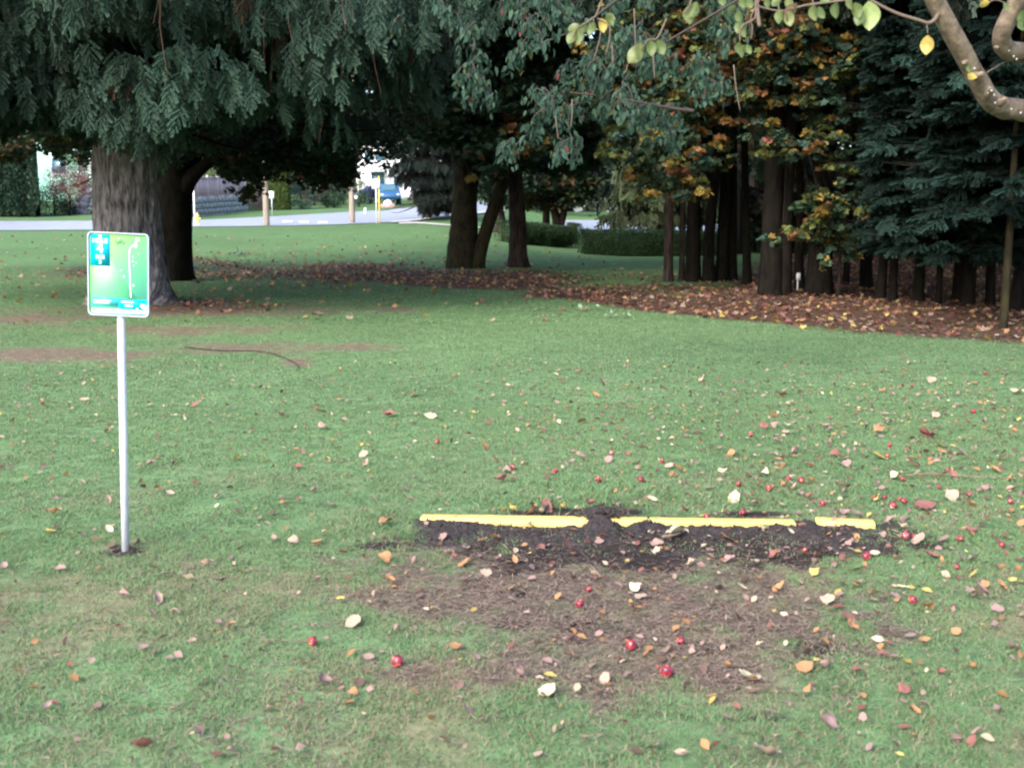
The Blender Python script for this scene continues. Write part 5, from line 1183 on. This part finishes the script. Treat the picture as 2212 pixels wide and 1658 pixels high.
# boulder wall, red maple, hedge
B0 = at2(150, 78); mb = MB(B0); v_, f_ = uvs(9, 7)
for k in range(150):
    px = rng.uniform(160, 335); h_ = rng.random(); Yb_ = 77 + 1.1 * h_ + rng.random() * .3; p = at2(px, Yb_); hm = 1.75 * ss(px, 150, 185)
    r0 = rng.uniform(.14, .42) * (1.1 - .5 * h_); nse = 1 + .3 * (vn(v_[:, 0] * 3 + k, v_[:, 2] * 3, 1) - .5)[:, None]
    cb = np.array(((.26, .24, .26), (.34, .29, .25), (.19, .18, .2), (.3, .22, .2))[rng.integers(4)])
    mb.add(v_ * nse * [r0 * rng.uniform(1, 1.4), r0, r0 * .85] + [p[0], p[1], float(zt(p[0], 77)) + h_ * hm], f_, cb * .9)
M['boulder'] = mat('boulder', attr=True, rough=.9, noise=True, amount=.3, ns=4)
tag(mb.build('boulder_wall', M['boulder'], smooth=True), 'rough wall of piled grey and tan boulders left of the spruce trunk', 'wall')
def bush(name, label, px, Y, w_, h_, col, n, lv=.12, z0=0, cat='shrub', group=None, stem=True, tmpl=(ov, ovf), dens=1):
    b = at2(px, Y); root = empty(name, b, label, cat, group); mb = MB(b)
    k = max(4, int(n / 60)); cc = rdirs(k) * (.55 + .45 * rng.random((k, 1))) * [w_ / 2, w_ / 2, h_ / 2] + b + [0, 0, z0 + h_ / 2]
    i_ = rng.integers(0, k, n); P = cc[i_] + rng.normal(size=(n, 3)) * min(w_, h_) * .11; P[:, 2] = np.maximum(P[:, 2], b[2] + .02)
    C = np.array(col) if np.ndim(col) == 2 else np.array([col]); C = C[rng.integers(0, len(C), k)][i_] * (.6 + .8 * rng.random((n, 1)))
    scatter(mb, tmpl[0], tmpl[1], P, frames(rdirs(n) + [0, 0, -.3], rdirs(n)), lv * (.6 + .8 * rng.random(n)), C)
    mb.build('foliage', M['leaf'], root)
    if stem:
        mb = MB(b); 
        for q in range(4): 
            t_ = cc[rng.integers(0, k)]; limb(mb, [b + [0, 0, -.05], b + [.02 * q, 0, z0 * .8 + h_ * .15], (b + t_) / 2 + [0, 0, h_ * .1 + z0 * .3], t_], .05, .012, 6, 3)
        mb.build('stem', M['bark_dark'], root, True)
    return root
bush('red_maple', 'low burgundy leaved maple between the dark cedars and the boulder wall', 152, 75, 2.9, 2.1, ((.20, .085, .10), (.16, .065, .075), (.24, .13, .10)), 3000, .11, 1.15, 'tree')
bush('dark_shrub', 'dark rounded shrub under the burgundy maple', 118, 76, 2.7, 2.2, (.02, .038, .026), 3600, .1)
bush('dark_shrub', 'dark low shrub right of the maple stem', 148, 75.6, 1.2, 1.2, (.025, .045, .03), 1300, .09)
bush('olive_tree', 'olive green leafy tree behind the boulder wall, beside the mint house', 205, 82, 3.6, 3.0, ((.12, .13, .06), (.08, .10, .04)), 3000, .13, 1.2, 'tree')
def cedar_row():
    b = at2(20, 74); mb = MB(b); n = 30000
    px = rng.uniform(-260, 98, n); zz = rng.random(n) ** .9 * 5.6; f_ = ss(zz, 4.6, 5.6)
    colw = np.abs(((px + 300) % 46) / 46 - .5) * 2
    Yy = 74 - 1.1 + colw ** 2 * .22 + (fbm(px, zz * 40, 60, 5) - .5) * .7 + f_ * .8 + rng.random(n) * .5; x_ = (px - CX) / FPX * Yy; x_ -= .35 * ss(px, 60, 98) * ss(zz, 2.5, 5.6) + .35 * ss(px, 70, 98) * ss(zz, .9, 0)
    P = np.stack([x_, Yy, zt(x_, np.full(n, 74.)) + zz - colw ** 2 * .5 * (zz > 4.8)], 1); C = np.array([.030, .058, .036])[None] * (.5 + .9 * rng.random((n, 1))) * (.7 + .6 * vn(x_, zz * .4, .35))[:, None]
    d_ = np.array([0, -.35, 1.]) + rng.normal(size=(n, 3)) * .45
    scatter(mb, ov, ovf, P, frames(d_, rdirs(n)), .16 + .14 * rng.random(n), C)
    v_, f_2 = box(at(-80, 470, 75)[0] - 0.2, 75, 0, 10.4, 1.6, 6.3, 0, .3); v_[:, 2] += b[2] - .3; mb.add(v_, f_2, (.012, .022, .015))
    tag(mb.build('cedar_hedge', M['leaf']), 'tall dark green cedar hedge at the left edge, across the road', 'hedge')
cedar_row()
# tall clipped cypress and shrubs in the middle distance
b = at2(604, 86); mb = MB(b); n = 11000; a = rng.random(n) * 6.283; zz = rng.random(n) * 5.2; wx = .78 * (1 - .35 * ss(zz, 4.2, 5.2)); cor = 1 / np.maximum(np.abs(np.cos(a)), np.abs(np.sin(a))) ** .6
P = np.stack([b[0] + np.cos(a) * wx * cor, b[1] + np.sin(a) * wx * cor, b[2] + zz], 1) + rng.normal(size=(n, 3)) * .03
scatter(mb, ov, ovf, P, frames(np.array([0, -.3, 1.]) + rng.normal(size=(n, 3)) * .35, rdirs(n)), .12 + .1 * rng.random(n), np.array([.085, .125, .035])[None] * (.55 + .8 * rng.random((n, 1))))
v_, f_ = box(b[0], b[1], b[2] - .1, 1.2, 1.2, 5.2, 0, .2); mb.add(v_, f_, (.04, .06, .02))
tag(mb.build('cypress', M['leaf']), 'tall clipped yellow green cypress column right of the first pole', 'tree')
SHR = [('shrub', 'blue green rounded shrub just right of the cypress column', 652, 88, 2.4, 2.1, (.06, .10, .075)), ('shrub', 'low dark green shrub below the dark red one', 722, 90, 2.2, 1.3, (.035, .065, .035)),
       ('shrub', 'olive brown shrub right of the dark board fence', 560, 90, 1.6, 2.4, ((.09, .09, .045), (.10, .07, .05))), ('shrub', 'dark red leaved shrub between green ones', 680, 94, 2.4, 3.0, ((.12, .035, .05), (.07, .04, .04))),
       ('shrub', 'grey green shrub left of the white house', 742, 96, 2.4, 3.4, (.055, .085, .05)), ('shrub', 'pale green shrub right behind the second pole', 776, 92, 1.3, 2.4, (.07, .12, .06)),
       ('shrub', 'yellow green bush above the wooden fence, left part', 448, 92, 3.2, 3.2, ((.15, .19, .075), (.1, .14, .06))), ('shrub', 'olive bush above the wooden fence, right part', 508, 94, 3.0, 3.2, ((.12, .15, .07), (.08, .11, .05))),
       ('shrub', 'low dark hedge plant before the white house', 800, 99, 2.0, 1.5, (.03, .045, .07))]
for nm, lab, px, Y, w_, h_, col in SHR: bush(nm, lab, px, Y, w_, h_, col, int(900 * w_), .13, group='garden shrubs across the road')
BT = [(480, 112, 8, 9, ((.07, .10, .05), (.10, .13, .06)), 'broad green garden tree behind the wooden fence'), (650, 116, 8, 9, ((.08, .10, .05), (.13, .12, .05)), 'broad olive garden tree behind the cypress column'), (735, 120, 7, 10, ((.05, .08, .04), (.1, .09, .05)), 'dark green garden tree behind the second pole'),
      (330, 118, 9, 10, ((.06, .08, .05),), 'green garden tree hidden behind the spruce trunk'), (930, 125, 9, 8, ((.10, .07, .07), (.08, .08, .06)), 'brownish garden tree right of the white house'), (250, 122, 6, 6, ((.10, .12, .05),), 'olive garden tree at the right of the mint house'), (20, 122, 9, 9, ((.07, .10, .05),), 'green garden tree behind the cedar hedge'), (830, 133, 8, 9, ((.20, .15, .15), (.12, .10, .10)), 'mauve brown thin tree behind the white house'), (1040, 118, 8, 7, ((.06, .08, .045),), 'green tree far behind the mossy trunks'), (1160, 112, 8, 6.5, ((.05, .075, .045),), 'green tree far behind the twin trunk'), (1290, 108, 8, 6.5, ((.05, .07, .04),), 'green tree far behind the parking lot')]
for px, Y, w_, h_, col, lab in BT: bush('garden_tree', lab, px, Y, w_, h_, col, 2600, .42, 1.2, 'tree', 'distant garden trees')
bm_ = MB(); mass(bm_, 9000, (-75, 40), (130, 150), (0, 16), ((.04, .06, .035), (.06, .075, .045)), 1.3)
tag(bm_.build('far_woodland', M['leaf']), 'far band of trees closing off the view behind the houses', kind='stuff')

# ------------------------------------------------------------------ houses
M['mint'] = mat('mint_siding', (.26, .52, .44), .7, noise=True, amount=.06, ns=2, ndim=(.1, .1, 8))
M['whitewall'] = mat('white_siding', (.80, .80, .82), .7, noise=True, amount=.04, ns=2, ndim=(.1, .1, 8))
M['roof'] = mat('grey_roof', (.16, .15, .16), .9, noise=True, amount=.25, ns=5)
M['glass'] = mat('window_glass', (.05, .12, .16), .08, spec=.8)
M['trim'] = mat('white_trim', (.82, .83, .85), .5)
def house(name, label, px0, px1, Y, zb, h, dep, wallm, wins, roofh=1.6, rail=None):
    x0, x1 = at(px0, 470, Y)[0], at(px1, 470, Y)[0]; cx_ = (x0 + x1) / 2; W_ = x1 - x0; org = np.array([cx_, Y + dep / 2, zb]); root = empty(name, org, label, 'house')
    mb = MB(org); mb.add(*box(cx_, Y + dep / 2, zb - 1.5, W_, dep, h + 1.5)); mb.build('wall', wallm, root)
    mb = MB(org); e_ = .5; z1 = zb + h + .01
    V = [(x0 - e_, Y - e_, z1), (x1 + e_, Y - e_, z1), (x1 + e_, Y + dep + e_, z1), (x0 - e_, Y + dep + e_, z1), (x0 - e_, Y + dep / 2, z1 + roofh), (x1 + e_, Y + dep / 2, z1 + roofh)]
    V += [(a_, b_, c_ - .15) for a_, b_, c_ in V[:4]]
    mb.add(V, [np.array([(0, 1, 5, 4), (2, 3, 4, 5), (6, 7, 1, 0), (7, 8, 2, 1), (8, 9, 3, 2), (9, 6, 0, 3), (9, 8, 7, 6)]), np.array([(3, 0, 4), (1, 2, 5)])]); mb.build('roof', M['roof'], root)
    for (a, b_, c_, d_, nm) in wins:      # px0, px1, z0, z1
        wa, wb = at(a, 470, Y)[0], at(b_, 470, Y)[0]; mb = MB(org); fw = .09
        for (q0, q1, r0, r1) in ((wa - fw, wb + fw, c_ - fw, c_), (wa - fw, wb + fw, d_, d_ + fw), (wa - fw, wa, c_, d_), (wb, wb + fw, c_, d_)):
            mb.add(*box((q0 + q1) / 2, Y - .04, zb + r0, q1 - q0, .10, r1 - r0))
        k_ = max(1, int((wb - wa) / .8))
        for q in range(1, k_): mb.add(*box(wa + (wb - wa) * q / k_, Y - .035, zb + c_, .06, .07, d_ - c_))
        wo_ = mb.build(nm, M['trim'], root)
        mb = MB(org); mb.add(*box((wa + wb) / 2, Y - .012, zb + c_, wb - wa, .02, d_ - c_)); mb.build('pane', M['glass'], wo_)
    if rail:
        a, b_, zr = rail; wa, wb = at(a, 470, Y)[0], at(b_, 470, Y)[0]; mb = MB(org)
        mb.add(*box((wa + wb) / 2, Y - .75, zb + zr, wb - wa, 1.5, .15)); mb.add(*box((wa + wb) / 2, Y - 1.45, zb + zr + .95, wb - wa, .07, .07))
        for q in range(int((wb - wa) / .35)): mb.add(*box(wa + .15 + q * .35, Y - 1.45, zb + zr + .15, .07, .07, .8))
        for q in (wa + .1, wb - .1): mb.add(*box(q, Y - 1.4, zb - .5, .15, .15, zr + .5))
        mb.build('balcony', M['trim'], root)
    return root
house('mint_house', 'mint green house with white trim and tall windows, seen under the spruce', 70, 300, 104, 4.6, 5.6, 9, M['mint'],
      [(118, 150, 1.0, 2.4, 'window'), (176, 196, 1.2, 2.6, 'window'), (205, 213, 1.2, 2.6, 'window'), (118, 160, 3.6, 4.9, 'window'), (180, 210, 3.6, 4.9, 'window')], rail=(128, 215, 2.6))
house('white_house', 'white house with a wide window and balcony up the hill beyond the road', 772, 930, 114, 3.3, 5.8, 9, M['whitewall'],
      [(804, 832, 1.5, 2.8, 'window'), (852, 872, 1.3, 2.4, 'window'), (885, 900, 1.3, 2.4, 'window'), (790, 835, 3.9, 4.8, 'window')], rail=(800, 846, 2.85))

# ------------------------------------------------------------------ poles and signs
def ppole(px, py, w0, label, Hh):
    b = gr(px, py); k = b[1] / FPX; root = empty('utility_pole', b, label, 'pole', 'wooden utility poles')
    mb = MB(b); r_ = w0 / 2 * k; mb.add(*ring_tube([b + [0, 0, -.3], b + [0, 0, 2], b + [.0, 0, Hh * .6], b + [.0, 0, Hh]], [r_, r_ * .96, r_ * .85, r_ * .7], 16, sub=3)); mb.build('pole', M['pole'], root, True)
    mb = MB(b); mb.add(*box(b[0], b[1] - r_ - .03, b[2] + Hh - .8, 2.4, .09, .11)); arm = mb.build('crossarm', M['pole'], root)
    for q in (-1.05, -.4, .4, 1.05):
        mb = MB(b); mb.add(*ring_tube([(b[0] + q, b[1] - r_ - .03, b[2] + Hh - .69), (b[0] + q, b[1] - r_ - .03, b[2] + Hh - .5)], [.03, .045], 8)); mb.build('insulator', M['white_paint'], arm)
ppole(576, 488, 13.5, 'weathered wooden utility pole left of the cypress column', 9.5)
ppole(761, 482, 12.5, 'weathered wooden utility pole before the white house', 9.0)
def post_sign(name, label, px, py, top, w_, m, panel=None, pm=None, cat='sign', extra=None):
    b = gr(px, py); k = b[1] / FPX; root = empty(name, b, label, cat); h_ = at(px, top, b[1])[2] - b[2]
    mb = MB(b); mb.add(*ring_tube([b + [0, 0, -.1], b + [0, 0, h_ * .5], b + [0, 0, h_]], [w_ / 2 * k] * 3, 10)); mb.build('post', m, root, True)
    if panel:
        pw, ph, pc = panel; z_ = at(px, pc, b[1])[2]; mb = MB(b); mb.add(*box(b[0], b[1] - w_ / 2 * k - .02, z_ - ph * k / 2, pw * k, .02, ph * k, 0, .004)); o = mb.build('panel', pm, root)
        if extra: extra(b, k, z_, o)
    return root
def ped(b, k, z_, o):
    mb = MB(b); y_ = b[1] - .075; mb.add(*ring_tube([(b[0] + .0, y_, z_ + 3.2 * k), (b[0], y_ - .004, z_ + 3.2 * k)], [1.1 * k, 1.1 * k], 10))
    for a_, c_ in (((0, 2.2), (.3, -.6)), ((.3, -.6), (-1.6, -4)), ((.3, -.6), (1.9, -4)), ((0, 1.6), (-1.8, -.2)), ((0, 1.6), (1.9, .3))):
        mb.add(*ring_tube([(b[0] + a_[0] * k, y_, z_ + a_[1] * k), (b[0] + c_[0] * k, y_, z_ + c_[1] * k)], [.5 * k, .4 * k], 5))
    mb.build('walking_figure', mat('black_figure', (.01, .01, .012), .6), o)
post_sign('crossing_sign', 'white crossing sign with a black walking figure, on a thin pale post', 813.5, 483, 386, 2.6, M['steel'], (17, 20, 398), M['white_paint'], extra=ped)
mb_y = mat('yellow_post', (.75, .52, .05), .5)
r_ = post_sign('yellow_pole', 'thin yellow signal pole, white above, just right of the crossing sign', 820, 483, 380, 3.0, mb_y, cat='pole')
def lines(b, k, z_, o):
    mb = MB(b)
    for q in (-2.5, 0): mb.add(*box(b[0] + q * .3 * k, b[1] - .075, z_ + q * k, 6 * k, .004, 1.2 * k))
    mb.build('lettering', mat('grey_print', (.3, .33, .4), .6), o)
post_sign('road_sign', 'small white rectangular sign on a thin post beside the cypress column', 588, 466, 416, 2, M['steel'], (10.5, 15, 421), M['white_paint'], extra=lines)
r_ = post_sign('street_name_post', 'thin white post with a small teal street name plate by the hydrant', 421.5, 489, 388, 3.4, M['white_paint'], (13, 4.5, 392), mat('teal_plate', (.02, .22, .2), .5))
post_sign('marker_post', 'small white marker post standing in the litter between thick trunks', 1722.6, 627, 589, 3.2, M['white_paint'], (8.5, 15, 597), M['white_paint'])
post_sign('white_stake', 'short white stake on the verge left of the crossing sign', 789, 462, 449, 4, M['white_paint'], cat='stake')
# hydrant
b = gr(421, 487) + [0, .5, 0]; b[2] = zt(b[0], b[1]); root = empty('fire_hydrant', b, 'pale yellow fire hydrant at the foot of the street name post', 'hydrant'); hy = mat('hydrant_yellow', (.72, .62, .2), .5)
mb = MB(b); mb.add(*ring_tube([b + [0, 0, z_] for z_ in (-.05, .05, .06, .42, .43, .48, .56, .60, .62, .68)], [.15, .15, .11, .11, .14, .14, .11, .06, .03, .03], 16)); mb.build('body', hy, root, True)
for sx in (-1, 1): mb = MB(b); mb.add(*ring_tube([b + [sx * .08, 0, .34], b + [sx * .2, 0, .34]], [.055, .06], 10)); mb.build('nozzle', hy, root, True)
# planter, red post, white pole
b = gr(838, 448); root = empty('brick_planter', b, 'low pinkish brick bed with a pale domed boulder on the verge', 'planter')
v_, f_ = uvs(14, 9); mb = MB(b); mb.add(*box(b[0], b[1], b[2] - .2, 1.15, .6, .5, 0, .04)); mb.build('brick_base', mat('pink_brick', (.36, .22, .2), .9, noise=True, amount=.2, ns=9), root)
mb = MB(b); mb.add(v_ * [.35, .28, .34] + b + [0, -.06, .28], f_); mb.build('boulder', M['white_paint'], root, True)
p_ = at2(884, 108); mb = MB(p_); mb.add(*ring_tube([p_ + [0, 0, -.1], p_ + [0, 0, 1.7], p_ + [0, 0, 1.75], p_ + [0, 0, 1.95]], [.17, .17, .26, .06], 12)); tag(mb.build('gate_pillar', mat('red_pillar', (.16, .05, .045), .8)), 'dark red pillar right of the white car', 'pillar')
p_ = at2(889, 104); mb = MB(p_); mb.add(*ring_tube([p_ + [0, 0, -.1], p_ + [0, 0, 1.3], p_ + [0, 0, 2.1]], [.04, .04, .03], 8)); tag(mb.build('white_pole', M['white_paint']), 'thin white pole right of the dark red pillar', 'pole')

# ------------------------------------------------------------------ cars
def car(label, px, Y, L, Wd, Hc, paint, rz, name='parked_car', van=False):
    b = at2(px, Y); root = empty(name, b, label, 'car'); o = np.array([0., 0., 0.])
    root.rotation_euler = (0, 0, rz)
    hb = Hc * .52; prof = [(-.5, .26), (-.495, .5), (-.47, .56)] + ([(-.46, .60), (-.42, .97), (-.38, 1.0), (.12, 1.0), (.26, .62)] if van else [(-.36, .60), (-.25, .95), (-.18, 1.0), (.08, 1.0), (.24, .62)]) + [(.46, .54), (.495, .44), (.5, .26)]
    secs = [(-.5, .93), (-.46, 1.0), (.46, 1.0), (.5, .93)]; V = []; n = len(prof)
    for (yf, k_) in secs:
        for (x_, z_) in prof:
            ins = .82 if z_ > .62 else 1.0
            V.append((x_ * L * (1 if abs(x_) < .45 else k_ ** .3), yf * Wd * ins, z_ * Hc * (1 if k_ == 1 else .985)))
    Q_ = [(i_ * n + j_, i_ * n + (j_ + 1) % n, (i_ + 1) * n + (j_ + 1) % n, (i_ + 1) * n + j_) for i_ in range(3) for j_ in range(n)]
    mb = MB(); mb.add(V, [np.array(Q_), np.array([list(range(n))[::-1], list(range(3 * n, 4 * n))])]); mb.build('body', paint, root)
    gl = M['glass']; tyre = M.setdefault('tyre', mat('tyre', (.02, .02, .02), .85)); rim = M['steel']
    for sy in (-1, 1):
        mb = MB(); y_ = sy * (Wd * .5 * .82 + .006); xa, xb_ = (-.40 if van else -.27) * L, .17 * L
        mb.add([(xa - .02 * L, y_ + sy * .02, .63 * Hc), (xb_ + .06 * L, y_ + sy * .02, .63 * Hc), (xb_ - .05 * L, y_, .93 * Hc), (xa + .03 * L, y_, .93 * Hc)], [np.array([(0, 1, 2, 3)])]); mb.build('side_window', gl, root)
        for sx in (-.31, .31):
            c_ = np.array([sx * L, sy * Wd * .47, .33]); mb = MB(); mb.add(*ring_tube([c_ - [0, .11, 0], c_ - [0, .09, 0], c_ + [0, .09, 0], c_ + [0, .11, 0]], [.28, .33, .33, .28], 20)); w_ = mb.build('wheel', tyre, root)
            mb = MB(); mb.add(*ring_tube([c_ + [0, sy * .105, 0], c_ + [0, sy * .125, 0]], [.2, .17], 14)); mb.build('rim', rim, w_)
        mb = MB(); c_ = np.array([.497 * L, sy * Wd * .36, .47 * Hc]); v_, f_ = uvs(8, 6); mb.add(v_ * [.05, .14, .07] + c_, f_); mb.build('headlight', M['white_paint'], root)
        mb = MB(); mb.add(v_ * [.05, .12, .08] + [-.497 * L, sy * Wd * .38, .5 * Hc], f_); mb.build('tail_light', M.setdefault('red', mat('red_lens', (.4, .01, .01), .3)), root)
        mb = MB(); mb.add(v_ * [.06, .09, .06] + [.2 * L, sy * (Wd * .5 + .07), .66 * Hc], f_); mb.build('wing_mirror', paint, root)
    x0, x1 = (.255, .13) if van else (.235, .09)
    mb = MB(); mb.add([(x0 * L, -.36 * Wd, .645 * Hc), (x0 * L, .36 * Wd, .645 * Hc), (x1 * L, .35 * Wd, .97 * Hc), (x1 * L, -.35 * Wd, .97 * Hc)], [np.array([(0, 1, 2, 3)])])
    me = mb.build('windscreen', gl, root); me.location = (.012, 0, .012)
    return root
blue = mat('blue_paint', (.02, .08, .18), .3, spec=.6); wcar = mat('white_car_paint', (.75, .76, .8), .3, spec=.6); navy = mat('navy_paint', (.02, .03, .08), .3, spec=.6)
car('blue van like car parked on the hill in front of the white house', 840, 97, 4.4, 1.85, 1.75, blue, R(-80), van=True)
car('white low car parked right of the blue car', 878, 104, 4.3, 1.75, 1.35, wcar, R(190))
car('dark navy car partly hidden left of the crossing sign', 803, 106, 4.4, 1.75, 1.4, navy, R(185))
for o in bpy.data.objects:
    if o.name.startswith('parked_car') and o.type == 'EMPTY': o['group'] = 'cars parked by the white house'

# small leafy sprig standing in the far lawn, bright sprigs and a fallen branch
b = gr(514, 553); root = empty('seedling', b, 'small dark upright seedling with pale leaves on the far lawn', 'plant')
mb = MB(b); mb.add(*ring_tube([b, b + [.01, 0, .18], b + [-.02, 0, .34]], [.012, .01, .005], 6)); mb.build('stem', M['bark_dark'], root)
mb = MB(b); n = 26; scatter(mb, ov, ovf, b + rng.normal(size=(n, 3)) * [.14, .1, .02] + [0, 0, .06], frames(rdirs(n) * [1, 1, .4] + [0, 0, .4], rdirs(n)), np.full(n, .12), jit((.12, .18, .12), n)); mb.build('foliage', M['leaf'], root)
for k, (px, py, lab) in enumerate(((1272, 672, 'pale green broken sprig lying on the lawn, left of the pair'), (1335, 687, 'pale green broken sprig lying on the lawn, right of the pair'))):
    b = gr(px, py); mb = MB(b); n = 16; t_ = rng.random(n)
    mb.add(*ring_tube([b + [-.2, 0, .03], b + [0, 0, .06], b + [.2, .05, .04]], [.006, .005, .003], 5), (.2, .2, .15))
    scatter(mb, ov, ovf, b + np.stack([(t_ - .5) * .4, rng.normal(size=n) * .04, .05 + .05 * rng.random(n)], 1), frames(rdirs(n) + [0, 0, .3], rdirs(n)), np.full(n, .07), jit((.26, .36, .24), n))
    tag(mb.build('broken_sprig', M['leaf']), lab, 'sprig', 'green sprigs on the lawn')
def stick(P, r0, lab):
    pts_ = np.array([gr(a, b_, .028) for a, b_ in P]); mb = MB(pts_[0]); mb.add(*ring_tube(pts_, np.linspace(r0, r0 * .4, len(P)), 7, sub=4, ridge=.3)); tag(mb.build('fallen_stick', M['bark_apple'], smooth=True), lab, 'stick', 'sticks on the ground')
stick([(1958, 1038), (2010, 1034), (2070, 1040), (2140, 1044), (2212, 1046)], .006, 'long thin grey stick lying on the lawn at the right')
stick([(560, 1402), (620, 1401), (685, 1400)], .0025, 'thin pale stem lying in the grass left of the worn turf')
stick([(1432, 1172), (1462, 1168), (1486, 1153)], .010, 'short bent pale stick on the dark soil')
stick([(1170, 1116), (1180, 1106), (1192, 1092)], .016, 'stubby tan stick standing up behind the yellow board')
print('script done', len(bpy.data.objects))
